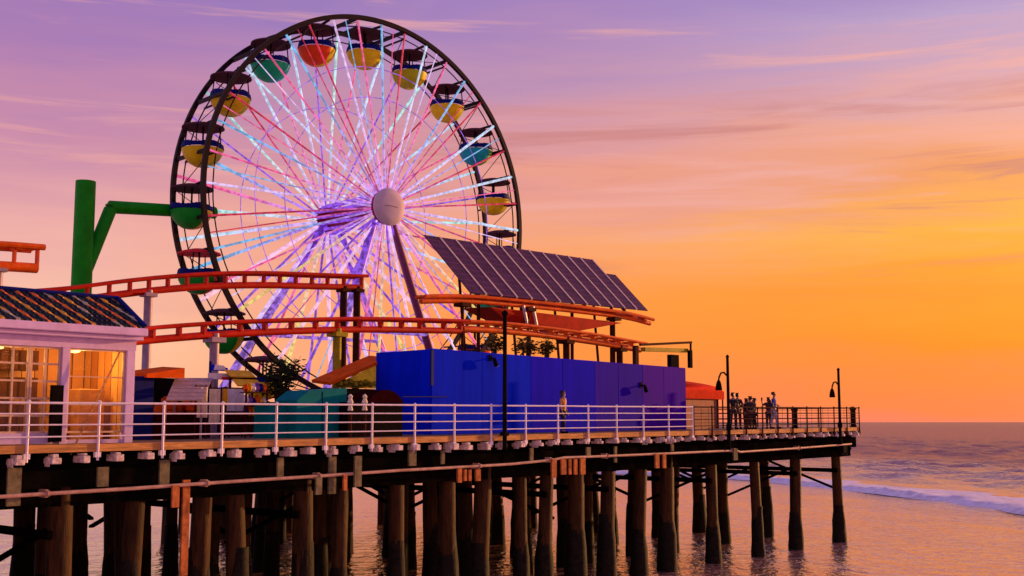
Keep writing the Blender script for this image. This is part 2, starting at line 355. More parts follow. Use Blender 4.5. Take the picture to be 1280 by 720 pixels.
    lo = math_('MULTIPLY', lo, mrange(dh, .05, .4, 0, 1, True))
    c = mix(hi, c, rose.outputs[0]); c = mix(lo, c, mauve.outputs[0])
    # overhead and behind the viewer the dusk is darker
    dusk = nn(nt, 'ShaderNodeRGB'); dusk.outputs[0].default_value = lin((172, 142, 192))
    c = mix(mrange(dh, -.15, -.75, 0, .75, True), c, dusk.outputs[0])
    # glow round the low sun, outside the picture to the right
    sd = Vector((math.sin(SUN_AZ) * math.cos(SUN_EL), math.cos(SUN_AZ) * math.cos(SUN_EL), math.sin(SUN_EL)))
    dt = nn(nt, 'ShaderNodeVectorMath', operation='DOT_PRODUCT'); dt.inputs[1].default_value = sd; L(tc.outputs['Generated'], dt.inputs[0])
    gl = math_('MULTIPLY', math_('POWER', math_('MAXIMUM', dt.outputs['Value'], 0), 24), 1.1)
    glow = nn(nt, 'ShaderNodeMix', data_type='RGBA', blend_type='ADD'); L(gl, glow.inputs[0]); L(c, glow.inputs[6]); glow.inputs[7].default_value = (1, .42, .10, 1)
    glow.clamp_factor = False
    sky = nn(nt, 'ShaderNodeTexSky', sky_type='NISHITA'); sky.sun_disc = False; sky.sun_elevation = SUN_EL; sky.sun_rotation = SUN_AZ; sky.altitude = 0; sky.air_density = 1.5; sky.dust_density = 3
    ad = nn(nt, 'ShaderNodeMix', data_type='RGBA', blend_type='ADD'); ad.inputs[0].default_value = .012; L(glow.outputs[2], ad.inputs[6]); L(sky.outputs[0], ad.inputs[7])
    L(ad.outputs[2], bg.inputs[0]); bg.inputs[1].default_value = 1.0
make_world()
sl = bpy.data.lights.new('sun', 'SUN'); sl.energy = 4.8; sl.angle = R(.6); sl.color = (1, .46, .16)
so = bpy.data.objects.new('sun', sl); C.objects.link(so)
so.rotation_euler = Vector((math.sin(SUN_AZ) * math.cos(SUN_EL), math.cos(SUN_AZ) * math.cos(SUN_EL), math.sin(SUN_EL))).to_track_quat('Z', 'Y').to_euler()
scene.view_settings.view_transform = 'Standard'; scene.view_settings.look = 'None'; scene.view_settings.exposure = 0; scene.view_settings.gamma = 1

# ------------------------------------------------------------------ sea
QX, QY = .95, .32                           # seaward direction across the surf
def water_mat():
    m = bpy.data.materials.new('sea_water'); m.use_nodes = True; nt = m.node_tree; L = nt.links.new
    nt.nodes.remove(nt.nodes['Principled BSDF']); df = nn(nt, 'ShaderNodeBsdfDiffuse'); gs = nn(nt, 'ShaderNodeBsdfGlossy'); ms = nn(nt, 'ShaderNodeMixShader'); fr = nn(nt, 'ShaderNodeFresnel'); fr.inputs[0].default_value = 1.33
    ge = nn(nt, 'ShaderNodeNewGeometry'); sx = nn(nt, 'ShaderNodeSeparateXYZ'); L(ge.outputs['Position'], sx.inputs[0])
    def math_(op, a, bb=None, c=None):
        n = nn(nt, 'ShaderNodeMath', operation=op)
        for i, q in enumerate((a, bb, c)):
            if q is None: continue
            if isinstance(q, (int, float)): n.inputs[i].default_value = q
            else: L(q, n.inputs[i])
        return n.outputs[0]
    def mrange(v, a, b_, c=0, d=1):
        n = nn(nt, 'ShaderNodeMapRange', interpolation_type='SMOOTHSTEP')
        for i, q in zip((1, 2, 3, 4), (a, b_, c, d)): n.inputs[i].default_value = q
        L(v, n.inputs[0]); return n.outputs[0]
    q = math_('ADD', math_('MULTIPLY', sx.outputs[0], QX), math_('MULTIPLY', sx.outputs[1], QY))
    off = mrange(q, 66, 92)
    mp = nn(nt, 'ShaderNodeMapping'); mp.inputs['Rotation'].default_value = (0, 0, -math.atan2(QY, QX)); mp.inputs['Scale'].default_value = (1, .22, 1)
    L(ge.outputs['Position'], mp.inputs[0])
    def noise(sc, det, v=mp.outputs[0], dist=.3):
        n = nn(nt, 'ShaderNodeTexNoise'); n.inputs['Scale'].default_value = sc; n.inputs['Detail'].default_value = det; n.inputs['Distortion'].default_value = dist; L(v, n.inputs['Vector']); return n.outputs['Fac']
    big = noise(.10, 3); mid = noise(.45, 4); small = noise(2.6, 3, ge.outputs['Position'], .6); fine = noise(.9, 4, ge.outputs['Position'], .8)
    # heights in metres
    chop = math_('ADD', math_('MULTIPLY', mid, 1.1), math_('MULTIPLY', fine, .5)); chop = math_('ADD', chop, math_('MULTIPLY', small, .05))
    calm = math_('ADD', math_('MULTIPLY', fine, .24), math_('ADD', math_('MULTIPLY', small, .10), math_('MULTIPLY', mid, .5)))
    h = nn(nt, 'ShaderNodeMix', data_type='FLOAT'); L(off, h.inputs[0]); L(calm, h.inputs[2]); L(chop, h.inputs[3])
    bp = nn(nt, 'ShaderNodeBump'); bp.inputs['Strength'].default_value = 1; bp.inputs['Distance'].default_value = .62; L(h.outputs[0], bp.inputs['Height'])
    for nd in (df, gs, fr): L(bp.outputs[0], nd.inputs['Normal'])
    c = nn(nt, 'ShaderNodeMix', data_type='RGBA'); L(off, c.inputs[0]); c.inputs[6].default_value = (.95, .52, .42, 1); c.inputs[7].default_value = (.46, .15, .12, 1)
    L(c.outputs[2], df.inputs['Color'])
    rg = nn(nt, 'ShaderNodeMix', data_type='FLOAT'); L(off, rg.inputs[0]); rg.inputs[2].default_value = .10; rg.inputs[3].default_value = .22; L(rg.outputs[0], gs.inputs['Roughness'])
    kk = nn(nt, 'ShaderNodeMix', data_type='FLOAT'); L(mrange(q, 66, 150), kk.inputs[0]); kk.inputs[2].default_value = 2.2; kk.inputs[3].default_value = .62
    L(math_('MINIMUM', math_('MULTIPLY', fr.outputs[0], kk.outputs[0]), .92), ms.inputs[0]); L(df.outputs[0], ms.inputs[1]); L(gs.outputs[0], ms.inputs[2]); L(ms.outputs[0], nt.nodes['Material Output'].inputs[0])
    return m
def sea():
    import numpy as np
    X = [-9000, -2500, -700, -250] + list(range(-120, 4, 4)); x = 4.0; st = .85
    while x < 12000: X.append(x); st = st if x < 130 else st * 1.06; x += st
    Y = [-400, -100, 0, 30, 50]; y = 62.0
    while y < 15000: Y.append(y); y += max(.55, (y - 40) * .0075) * (1 if y < 1500 else 12)
    X = np.array(X, float); Y = np.array(Y, float); gx, gy = np.meshgrid(X, Y)
    q = gx * QX + gy * QY; p = -gx * QY + gy * QX
    def sm(v, a, b): t = np.clip((v - a) / (b - a), 0, 1); return t * t * (3 - 2 * t)
    rg = np.random.default_rng(5); h = np.zeros_like(q)
    for i in range(46):                     # many short crested waves running shorewards
        lam = rg.uniform(2.2, 15); th = rg.normal(0, .42); k = 2 * math.pi / lam
        res = np.clip(1.6 - np.maximum((np.abs(gy) - 60) * .0075, .8) / lam * 3.2, 0, 1)
        h += res * .017 * lam ** .62 * np.sin(k * (q * math.cos(th) + p * math.sin(th)) + rg.uniform(0, 6.28))
    patch = .65 + .35 * np.sin(q * .045 + 1.4 * np.sin(p * .018)) * np.sin(p * .031 + .9 * np.sin(q * .02) + 1)
    far = 1 - sm(np.hypot(gx, gy), 900, 3000)
    h *= (.07 + .93 * sm(q, 70, 98)) * patch * far
    for q0, w, am, ph in ((88, 1.8, .42, .6), (100, 2.4, .4, 2.2), (117, 3, .4, 4.0), (140, 3, .35, 1.0)):   # swells
        qq = q0 + 2.5 * np.sin(p * .05 + ph) + 1.2 * np.sin(p * .13 + 2 * ph)
        h += am * np.exp(-((q - qq) / w) ** 2) * np.clip(.35 + .65 * np.sin(p * .037 + ph * 2), 0, 1) * far
    h[:, :4] = 0; h[:5, :] = 0
    me = bpy.data.meshes.new('sea'); nx, ny = len(X), len(Y)
    co = np.stack([gx, gy, h], -1).reshape(-1, 3); i, j = np.meshgrid(np.arange(nx - 1), np.arange(ny - 1)); v = (j * nx + i).ravel()
    fs = np.stack([v, v + 1, v + nx + 1, v + nx], -1)
    me.vertices.add(len(co)); me.vertices.foreach_set('co', co.ravel()); me.loops.add(fs.size); me.loops.foreach_set('vertex_index', fs.ravel())
    me.polygons.add(len(fs)); me.polygons.foreach_set('loop_start', np.arange(len(fs)) * 4); me.polygons.foreach_set('use_smooth', np.ones(len(fs), bool)); me.update(); me.validate()
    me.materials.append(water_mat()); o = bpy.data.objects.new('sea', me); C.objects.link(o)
    tag(o, 'pink mauve sea with calm shallows reaching to the horizon', kind='structure')
sea()
def surf():
    pix = [(560, 584), (700, 590), (800, 593), (870, 596), (940, 600), (1000, 606), (1100, 617), (1200, 629), (1280, 641), (1380, 659), (1500, 690)]
    pts = []
    for x, y in pix:
        r = ray(x, y); t = -CAMZ / r.z; pts.append(Vector((r.x * t, r.y * t, 0)))
    fine = []
    for i in range(len(pts) - 1):
        n = max(2, int((pts[i + 1] - pts[i]).length / .45))
        for k in range(n): fine.append(pts[i].lerp(pts[i + 1], k / n))
    mb = MB(); prof = [(-.5, .0), (-.25, .35), (0, .75), (.35, 1), (.8, .92), (1.4, .62), (2.2, .38), (3.2, .2), (4.4, .09), (5.8, .02), (6.6, -.03)]
    from mathutils import noise as mn
    side = Vector((QX, QY, 0)); rows = []
    for i, p in enumerate(fine):
        hgt = .46 * (.75 + .5 * mn.noise(p * .09)) * (1.1 if p.x > 25 else .75); wv = .6 * mn.noise(p * .25)
        row = []
        for a, b in prof:
            q = p + side * (a * 1.7 + wv); j = mn.noise(q * 1.1) * .22 + mn.noise(q * 2.9) * .16 + mn.noise(q * 6.5) * .10
            row.append(Vector((q.x, q.y, max(b * hgt + j * (b if b > 0 else 0) + .012, -.03 if b < 0 else .004))))
        rows.append(row)
    k = len(prof)
    mb.add([v for r in rows for v in r], [(i * k + j, i * k + j + 1, (i + 1) * k + j + 1, (i + 1) * k + j) for i in range(len(rows) - 1) for j in range(k - 1)])
    m = mat('surf_foam', (.97, .92, .99), .75, vary=.2, scale=1.3, bump=1, bscale=5, dirt=(.6, .48, .52), dirt_amt=.7)
    m.node_tree.nodes['Principled BSDF'].inputs['Specular IOR Level'].default_value = .2
    o = mb.build('surf', m, smooth=True); tag(o, 'broken white wave rolling in beside the pier', kind='structure')
surf()

# ------------------------------------------------------------------ the pier
S0, S1, D1 = -20.0, 49.0, 36.0
SB, DB = 20.0, 22.0                         # landward of SB the pier is only DB deep
depth = lambda s: DB if s < SB else D1
pier = thing('timber_pier', 'long timber pier on rows of dark round piles standing in the sea', 'pier', (0, 0, 0))
zt = deck
b = MB(); b.prism([(S0, .02), (S1, .02), (S1, D1), (SB, D1), (SB, DB), (S0, DB)], lambda s: zt(s) - .1, zt); b.build('deck', M['deckwood'], pier)
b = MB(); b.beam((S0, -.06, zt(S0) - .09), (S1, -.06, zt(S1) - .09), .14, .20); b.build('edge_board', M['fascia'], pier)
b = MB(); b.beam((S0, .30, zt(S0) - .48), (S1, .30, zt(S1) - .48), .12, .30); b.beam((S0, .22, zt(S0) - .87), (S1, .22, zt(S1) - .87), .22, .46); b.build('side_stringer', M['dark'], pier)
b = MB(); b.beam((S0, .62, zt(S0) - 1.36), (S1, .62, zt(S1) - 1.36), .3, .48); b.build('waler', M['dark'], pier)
b = MB()
for k in range(1, 11): x0_ = S0 if 3.5 * k < DB else SB; b.beam((x0_, 3.5 * k, zt(x0_) - .75), (S1, 3.5 * k, zt(S1) - .75), .3, 1.2)
b.build('stringer', M['dark'], pier)
b = MB(); b.bbox((S1 - .2, .1, zt(S1) - .95), (S1 - .02, D1, zt(S1) - .12)); b.build('end_board', M['dark'], pier)
s = -2.2; joists = []
while s < S1:
    sc_ = 1 if s < 20 else .72; w = (.21 + rnd.uniform(-.04, .06)) * sc_; h = (.16 + rnd.uniform(-.03, .06)) * sc_; ln = .30 + rnd.uniform(-.08, .1); zz = zt(s) - .36 + rnd.uniform(-.05, .03)
    b = MB(); b.bbox((s - w / 2, -ln, zz - h / 2), (s + w / 2, .22, zz + h / 2))
    b.bbox((s - w * .3, -ln * .75, zz + h / 2 + .003), (s + w * .3, .1, zt(s) - .225))
    if rnd.random() < .5: b.bbox((s - w * .62, -ln * .6, zz - h * .95), (s - w * .52, .1, zz + h * .7))
    b.build('joist', M['joist'], pier, bevel=.015); s += .965 * rnd.choice((1, 1, 1, .97, 1.03, .8))
BENTS = [-10.0 + 4.05 * k + (.35 if k % 3 == 1 else 0) for k in range(15)]   # rows of piles across the pier
BENTS[-1] = 47.7
def pile_mb(mb, s, d, lean=True):
    lx, ly = (rnd.uniform(-.24, .24), rnd.uniform(-.2, .2)) if lean else (0, 0)
    r = rnd.uniform(.24, .34); top = zt(s) - 1.1; zs = rnd.uniform(1.5, 2.6); n = 14
    pr = [(r * 1.12, -1.5), (r * 1.1, 0), (r * 1.05, zs * .6), (r * 1.02, zs + .6), (r, top * .8), (r * .96, top)]
    ring = []
    for (rr, z) in pr:
        for j in range(n):
            w = 2 * math.pi * j / n; k = rr * (1 + rnd.uniform(-.03, .03)); t = 1 - z / top
            ring.append((s + lx * t + k * math.cos(w), d + ly * t + k * math.sin(w), z))
    q = len(pr); fs = [(i * n + j, i * n + (j + 1) % n, (i + 1) * n + (j + 1) % n, (i + 1) * n + j) for i in range(q - 1) for j in range(n)]
    fs += [tuple(range(n))[::-1], tuple((q - 1) * n + j for j in range(n))]
    mb.add(ring, fs)
    sl = MB()
    if lean:
        rr = r * rnd.uniform(1.12, 1.34); pts = [(rr * 1.1, -1.4), (rr * 1.12, .2), (rr * 1.05, zs * .35), (rr, zs * .7), (r * 1.06, zs + .1), (r * 1.035, zs + .35)]
        sl.lathe(pts, (s + lx * .8, d + ly * .8, 0), 16, jit=lambda: rnd.uniform(-.06, .06))
    return sl
for k, s in enumerate(BENTS):
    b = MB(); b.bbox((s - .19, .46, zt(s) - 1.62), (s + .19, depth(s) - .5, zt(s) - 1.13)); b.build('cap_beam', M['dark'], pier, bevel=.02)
    for row in range(6):
        d = .75 + 4.5 * row
        if d > depth(s): continue
        if row >= 2 and rnd.random() < .18: continue
        b = MB(); sl = pile_mb(b, s + rnd.uniform(-.25, .25) * (row > 0), d)
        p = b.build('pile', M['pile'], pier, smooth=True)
        q = sl.build('mussel_crust', M['sleeve'], pier, smooth=True); q.parent = p
for k, s in enumerate(BENTS[1:10]):          # extra piles driven between the rows
    for row in ((0, 2, 3) if k % 2 else (1, 0, 4)):
        b = MB(); sl = pile_mb(b, s + rnd.uniform(1.1, 2.6), .85 + 4.5 * row); p = b.build('pile', M['pile'], pier, smooth=True); q = sl.build('mussel_crust', M['sleeve'], pier, smooth=True); q.parent = p
far = MB()
for s in [q for q in BENTS if q > SB]:
    for row in range(6, 8): pile_mb(far, s + rnd.uniform(-.25, .25), .75 + 4.5 * row, False)
tag(far.build('pile', M['pile'], pier, smooth=True), kind='stuff')
b = MB()
for k, s in enumerate(BENTS):                # diagonal and level braces between piles
    if k in (1, 3, 5, 8, 9, 11, 13, 14):
        z0, z1 = zt(s) - 1.9, 2.2
        for row in range(0, 4):
            d = .75 + 4.5 * row
            if (k + row) % 2: b.beam((s + .34, d, z0), (s + .34, d + 4.5, z1 + .3), .1, .2, up=(1, 0, 0))
            else: b.beam((s + .34, d, z1 + .6), (s + .34, d + 4.5, z0), .1, .2, up=(1, 0, 0))
        b.beam((s - .36, .5, z0 - .45), (s - .36, 19, z0 - .45), .1, .22)
b.build('brace', M['dark'], pier)
# pale and rusty boards on the pier face; longest strip paints a sunlit pile
for (x, y0, y1, w, kk, d) in [(17, 585, 632, 15, 'board', -.02), (128, 584, 608, 13, 'board', -.02), (205, 575, 606, 11, 'board', -.02), (219, 607, 634, 8, 'oboard', -.3), (231, 600, 719, 5, 'oboard', -.1), (350, 572, 596, 7, 'board', -.02), (415, 571, 617, 8, 'board', -.02), (398, 597, 618, 7, 'board', -.3), (447, 570, 608, 8, 'board', -.3), (431, 593, 613, 4, 'oboard', -.3), (515, 563, 582, 9, 'board', -.02), (553, 563, 580, 4, 'board', -.02), (574, 586, 603, 5, 'oboard', -.3), (581, 587, 601, 3, 'oboard', -.3), (587, 587, 601, 3, 'oboard', -.3), (597, 587, 601, 6, 'oboard', -.3), (664, 560, 576, 4, 'board', -.02), (692, 574, 597, 6, 'oboard', -.3), (704, 574, 593, 6, 'oboard', -.3), (712, 574, 593, 3, 'oboard', -.3), (719, 574, 593, 4, 'oboard', -.3), (728, 573, 593, 6, 'oboard', -.3), (735, 559, 571, 5, 'board', -.2), (769, 558, 578, 3, 'board', -.02), (821, 567, 585, 5, 'oboard', -.3), (830, 567, 585, 4, 'oboard', -.3), (840, 553, 564, 3, 'board', -.02), (919, 561, 575, 5, 'board', -.3)]:
    a = on_d(x - w / 2, y0, d); c = on_d(x + w / 2, y1, d); b = MB(); b.bbox((a.x, d - .04, c.z), (c.x, d + .03, a.z))
    b.build('board_and_sunlit_strip', M[kk], pier)

# the long pipe along the face of the pier
pp = [(-60, 627), (0, 621), (60, 617), (160, 611), (260, 604), (320, 600), (400, 595), (500, 588), (600, 582.5), (640, 580), (690, 575), (705, 572), (760, 570), (830, 567), (920, 563), (925, 565), (1000, 560), (1064, 555)]
ppts = [on_d(x, y, -.22) for x, y in pp]
pipe = thing('utility_pipe', 'thin salmon pipe running along the side of the pier below its deck', 'pipe', tuple(ppts[1]))
b = MB(); b.path(ppts, .05, 8); b.build('pipe_run', M['pipe'], pipe, smooth=True)
for i in (2, 4, 6, 8, 10, 12, 14, 16):
    p = ppts[i]; b = MB(); b.bbox((p.x - .04, -.16, p.z - .1), (p.x + .04, .2, p.z + .1)); b.lathe([(.075, -.04), (.075, .04)], (p.x, -.22, p.z), 10, Matrix.Rotation(R(90), 3, 'Y')); b.build('bracket', M['pipe'], pipe)
# small valve box at the seaward end
vb = on_d(1056, 560, -.2)
v = thing('junction_box', 'dark junction box with coiled hose at the seaward corner of the pier', 'box', tuple(vb))
b = MB(); b.bbox((vb.x - .28, -.25, vb.z - .28), (vb.x + .22, .1, vb.z + .18)); b.build('housing', M['black'], v, bevel=.03)
b = MB(); b.path([(vb.x + .5 + .27 * math.cos(t * .6), -.2 + .02 * t, vb.z - .1 + .27 * math.sin(t * .6)) for t in range(0, 24)], .035, 6); b.build('hose', M['black'], v, smooth=True)

# ------------------------------------------------------------------ railings
def railing(name, label, cat, P, Q, m, n_posts, height=1.1, posts_at=None, rails=(1.08, .80, .52, .22), pr=.036, mesh=False, low=.42):
    P, Q = Vector(P), Vector(Q); t = thing(name, label, cat, tuple(P))
    for k in range(n_posts):
        p = P.lerp(Q, k / (n_posts - 1)); b = MB(); b.tube(p - Vector((0, 0, low)), p + Vector((0, 0, height)), pr, 8); b.lathe([(pr * 1.3, height), (pr * 1.5, height + .02), (.01, height + .06)], p, 8)
        if low > .3: b.bbox(p + Vector((-.08, -.03, -.34)), p + Vector((.08, .08, -.2)))
        b.build('post', m, t, smooth=True)
    for h in rails:
        b = MB(); up = Vector((0, 0, h)); k = 12; b.path([P.lerp(Q, i / k) + up + Vector((0, -.03, rnd.uniform(-.006, .006))) for i in range(k + 1)], .030 if h > 1 else .020, 8); b.build('rail', m, t, smooth=True)
    if mesh:
        b = MB(); L = (Q - P).length; n = int(L / .62)
        for i in range(n): q = P.lerp(Q, i / n); b.tube(q + Vector((0, 0, .06)), q + Vector((0, 0, 1.06)), .008, 5)
        for h in (.36, .66, .94): b.tube(P + Vector((0, 0, h)), Q + Vector((0, 0, h)), .008, 5)
        b.build('wire_mesh', m, t)
    return t
def RP(s, d=-.16): return (s, d, deck(s))
s_first = .73 - 1.93 * 4
n_w = 21; s_end = s_first + 1.93 * (n_w - 1)
railing('pier_railing', 'white four bar pipe railing along the near edge of the pier', 'railing', RP(s_first), RP(s_end), M['white'], n_w)
railing('pier_railing', 'wire mesh railing with backlit dark painted in, along the seaward stretch of the near edge', 'railing', RP(s_end + .1), RP(S1 - .1), M['rail_backlit'], 12, mesh=True, pr=.034)
railing('pier_railing', 'railing with backlit dark painted in, closing off the seaward end of the pier', 'railing', RP(S1 - .15, .3), (S1 - .15, 24, deck(S1)), M['rail_backlit'], 13, pr=.04, low=.1)

# ------------------------------------------------------------------ Ferris wheel
WY = math.atan2(.684, .730)                 # yaw of the wheel: local x in its plane, -y towards the viewer
WC = Vector((-9.9384, 76.0, CAMZ + 13.7895)); RW, HW = 12.62, 1.857
base = Vector((WC.x, WC.y, WC.z - HUBH))
wheel = local_thing('ferris_wheel', 'giant Ferris wheel with lit cyan, pink and violet spokes and a pale round hub', 'Ferris wheel', base, WY)
H = HUBH
def wp(a, r, y): return Vector((r * math.sin(a), y, H + r * math.cos(a)))
for y, nm in ((-HW, 'rim'), (HW, 'rim')):
    b = MB(); n = 120
    for k in range(n):
        a0, a1 = 2 * math.pi * k / n, 2 * math.pi * (k + 1) / n
        for (ra, rb, ya, yb) in ((RW - .14, RW + .14, y - .12, y + .12),):
            o = len(b.v); b.v += [wp(a0, ra, ya), wp(a0, rb, ya), wp(a0, rb, yb), wp(a0, ra, yb)]
            o2 = (k + 1) % n * 4
            for i in range(4): b.face([o + i, o + (i + 1) % 4, o2 + (i + 1) % 4, o2 + i])
    b.build(nm, M['rim'], wheel, smooth=True)
    b = MB(); b.path([wp(2 * math.pi * k / 80, RW - .62, y) for k in range(80)], .045, 6, closed=True); b.build('inner_rim', M['rim'], wheel, smooth=True)
LED = {
 'cyan': led('led_cyan', (.10, .52, .90), (.50, .26, .92), (.2, .08, .2), 1.0, .5),
 'white': led('led_white', (.46, .74, .96), (.66, .42, .95), (.3, .2, .3), 1.0, .4),
 'mint': led('led_mint', (.45, .9, .85), (.8, .70, .98), (.2, .2, .2), .98, .45),
 'red': led('led_red', (.66, .03, .09), (.62, .16, .62), (.4, .02, .05), .8, .6),
 'pink': led('led_pink', (.88, .12, .34), (.72, .34, .92), (.35, .04, .1), .95, .5),
 'rose': led('led_rose', (.95, .55, .72), (.85, .55, .95), (.4, .2, .2), .95, .3),
 'violet': led('led_violet', (.36, .14, .85), (.28, .08, .85), (.12, .04, .2), .95, .6),
 'lilac': led('led_lilac', (.75, .58, .98), (.58, .32, .95), (.3, .2, .3), .95, .4),
 'yellow': led('led_yellow', (.95, .72, .22), (.85, .5, .75), (.3, .2, .05), .9, .4),
}
NS = 40
for side in (0, 1):
    yr = -HW if side == 0 else HW; yh = -2.45 if side == 0 else 4.0
    for k in range(NS):
        a = 2 * math.pi * (k + (.5 if side else 0)) / NS; deg = math.degrees(a) % 360
        low = 118 < deg < 242
        if side == 0:
            c = ('cyan', 'red', 'white', 'pink', 'cyan', 'red', 'lilac', 'pink')[k % 8]; r = (.058, .05)[k % 2]
            if low: c = ('rose', 'violet', 'yellow', 'pink', 'lilac', 'violet')[k % 6]; r = (.085, .055, .075)[k % 3]
            if 40 < deg < 100: c = ('white', 'red')[k % 2]; r = (.075, .05)[k % 2]
        else:
            c = ('pink', 'white', 'violet', 'mint', 'red', 'white')[k % 6]; r = (.05, .07)[k % 2]
            if low: c = ('lilac', 'violet', 'rose', 'violet', 'yellow', 'pink')[k % 6]; r = (.11, .07)[k % 2]
            if 242 < deg < 290: c = ('white', 'mint', 'pink', 'cyan')[k % 4]; r = .085
        b = MB(); a2 = a + (.02 if k % 2 else -.02)
        b.tube(wp(a2, .85, yh), wp(a, RW - .2, yr), r * 1.15, 7, r * 1.25)
        b.build('spoke', LED[c], wheel, smooth=True)
for k in range(20):                         # thin spokes between the main ones of the front hub
    a = 2 * math.pi * (k * 2 + .5) / NS; c = ('pink', 'lilac', 'red', 'cyan')[k % 4]
    b = MB(); b.tube(wp(a + .03, .85, -2.4), wp(a, RW - .2, -HW), .05, 6, .035); b.build('spoke', LED[c], wheel, smooth=True)
for y, rr in ((-2.1, .58), (-2.0, .74), (3.0, .6)):   # rings of cable that tie the spokes
    b = MB(); yy = y if y > 0 else -HW - (1 - rr) * .6
    if y > 0: yy = HW + (1 - rr) * 2.1
    b.path([wp(2 * math.pi * (k + (.5 if y > 0 else 0)) / NS, RW * rr, yy) for k in range(NS)], .028, 5, closed=True); b.build('spoke_cable', LED['violet'], wheel)
for k in range(20):
    a = 2 * math.pi * k / 20 + R(9)
    b = MB(); b.beam(wp(a, RW - .05, -HW), wp(a, RW - .05, HW), .2, .2); b.beam(wp(a, RW - .6, -HW), wp(a, RW - .6, HW), .1, .1)
    a3 = a + R(9); b.tube(wp(a, RW - .3, -HW), wp(a3, RW - .3, HW), .026, 6); b.tube(wp(a3, RW - .3, HW), wp(a + R(18), RW - .3, -HW), .026, 6)
    b.build('rim_tie', M['rim'], wheel)
XR = Matrix.Rotation(R(90), 3, 'X')
b = MB(); b.lathe([(.55, -4.3), (.55, 1.3), (.98, 1.5), (1.02, 2.35)], (0, 0, H), 24, XR); b.build('axle', M['hubred'], wheel, smooth=True)
b = MB(); b.lathe([(.7, 2.3), (1.12, 2.42), (1.12, 2.62), (.9, 2.72)], (0, 0, H), 28, XR); b.lathe([(.7, -4.2), (1.05, -4.1), (1.05, -3.9), (.7, -3.8)], (0, 0, H), 28, XR); b.build('hub_flange', M['hubred'], wheel, smooth=True)
b = MB(); b.lathe([(1.16, 2.78), (1.22, 2.84), (1.22, 2.98), (1.12, 3.06), (.7, 3.14), (.02, 3.17)], (0, 0, H), 40, XR); b.build('hub_cap', M['hub'], wheel, smooth=True)
b = MB(); b.path([(-.55 + .11 * i, -3.165 + .0012 * (i - 5) ** 2 * 1.0, H - .02 + .05 * math.sin(math.pi * i / 10)) for i in range(11)], .028, 6); b.build('hub_mark', mat('faded_mauve_mark', (.30, .22, .30), .7), wheel, smooth=True)
for k in range(14):                         # lit tubes along the axle between the two hubs
    a = 2 * math.pi * k / 14; b = MB(); b.tube(wp(a, .98, -1.45), wp(a + .25, .98, 3.9), .10, 6); b.build('axle_light', LED['violet'], wheel, smooth=True)
legs = [(-2.2, -.5, -5.5, -3.4, 'violet'), (-2.2, .6, 5.0, -3.4, 'pinkleg'), (3.7, -.5, -8.6, 5.0, 'violet'), (3.7, .6, 8.0, 5.0, 'violet')]
M['leg'] = led('led_leg_violet', (.42, .22, .85), (.20, .04, .85), (.16, .05, .3), .8, .75)
M['legp'] = mat('plum_leg_paint', (.20, .02, .12), .45, vary=.3)
for (y0, x0, x1, y1, c) in legs:
    b = MB(); m = M['legp'] if c == 'pinkleg' else M['leg']
    b.tube(Vector((x0, y0, H - .4)), Vector((x1, y1, .1)), .26, 12, .30)
    b.bbox((x1 - .6, y1 - .6, 0), (x1 + .6, y1 + .6, .14)); b.build('support_leg', m, wheel, smooth=True)
b = MB()
for (y0, xa, xb) in ((-3.05, -3.4, 3.2), (4.4, -5.4, 5.0)): b.tube((xa, y0, H * .42), (xb, y0, H * .42), .12, 8)
b.build('leg_tie', M['leg'], wheel, smooth=True)
# gondolas
def gondola(k, label, c1, c2, can, trim):
    a = 2 * math.pi * k / 20; p = wp(a, RW - .28, 0); loc = base + Matrix.Rotation(WY, 3, 'Z') @ p
    g = local_thing('gondola', label, 'gondola', loc, WY + rnd.uniform(-.15, .15), 'gondolas hanging on the Ferris wheel')
    b = MB(); n = 32
    prof = [(.02, .20), (.5, .15), (1.0, .02), (1.24, -.08), (1.26, -.16), (1.1, -.15), (.5, -.06), (.05, -.03)]
    b.lathe(prof, (0, 0, 0), n, jit=None); b.build('canopy', can, g, smooth=True)
    b = MB(); b.tube((0, -HW + .15, 0.08), (0, HW - .15, .08), .09, 8); b.build('pivot_bar', M['rim'], g, smooth=True)
    for i in range(4):
        w = R(45 + 90 * i); b = MB(); b.tube((1.0 * math.cos(w), 1.0 * math.sin(w), -.12), (1.12 * math.cos(w), 1.12 * math.sin(w), -1.25), .04, 6); b.build('pole', M['black'], g, smooth=True)
    b = MB(); b.tube((0, 0, .05), (0, 0, -1.9), .06, 8); b.build('mast', M['black'], g, smooth=True)
    b = MB(); prof = [(.22, -2.52), (.50, -2.46), (.82, -2.28), (1.06, -2.02), (1.22, -1.74), (1.29, -1.46), (1.22, -1.44), (1.12, -1.8), (.8, -2.15), (.2, -2.3)]
    prof = [(r_ * .95, z_) for r_, z_ in prof]; b.lathe(prof, (0, 0, 0), n, secmat=lambda j, i: 1 if (j + 6) % 32 < 9 else 0); b.build('bowl', [c1, c2], g, smooth=True)
    b = MB()
    for i in range(n):                       # seat backs above the bowl, with two boarding gaps
        if i == 7: continue
        w0, w1 = 2 * math.pi * i / n, 2 * math.pi * (i + 1) / n
        hgt = -1.13 + .06 * math.cos(4 * w0)
        q = [(1.21, w0, -1.43), (1.21, w1, -1.43), (1.16, w1, hgt), (1.16, w0, hgt)]
        o = [Vector((r * math.cos(w), r * math.sin(w), z)) for r, w, z in q]; b.slab(o[0], o[1], o[2], o[3], .05)
    b.build('seat_back', trim, g, smooth=True)
    return g
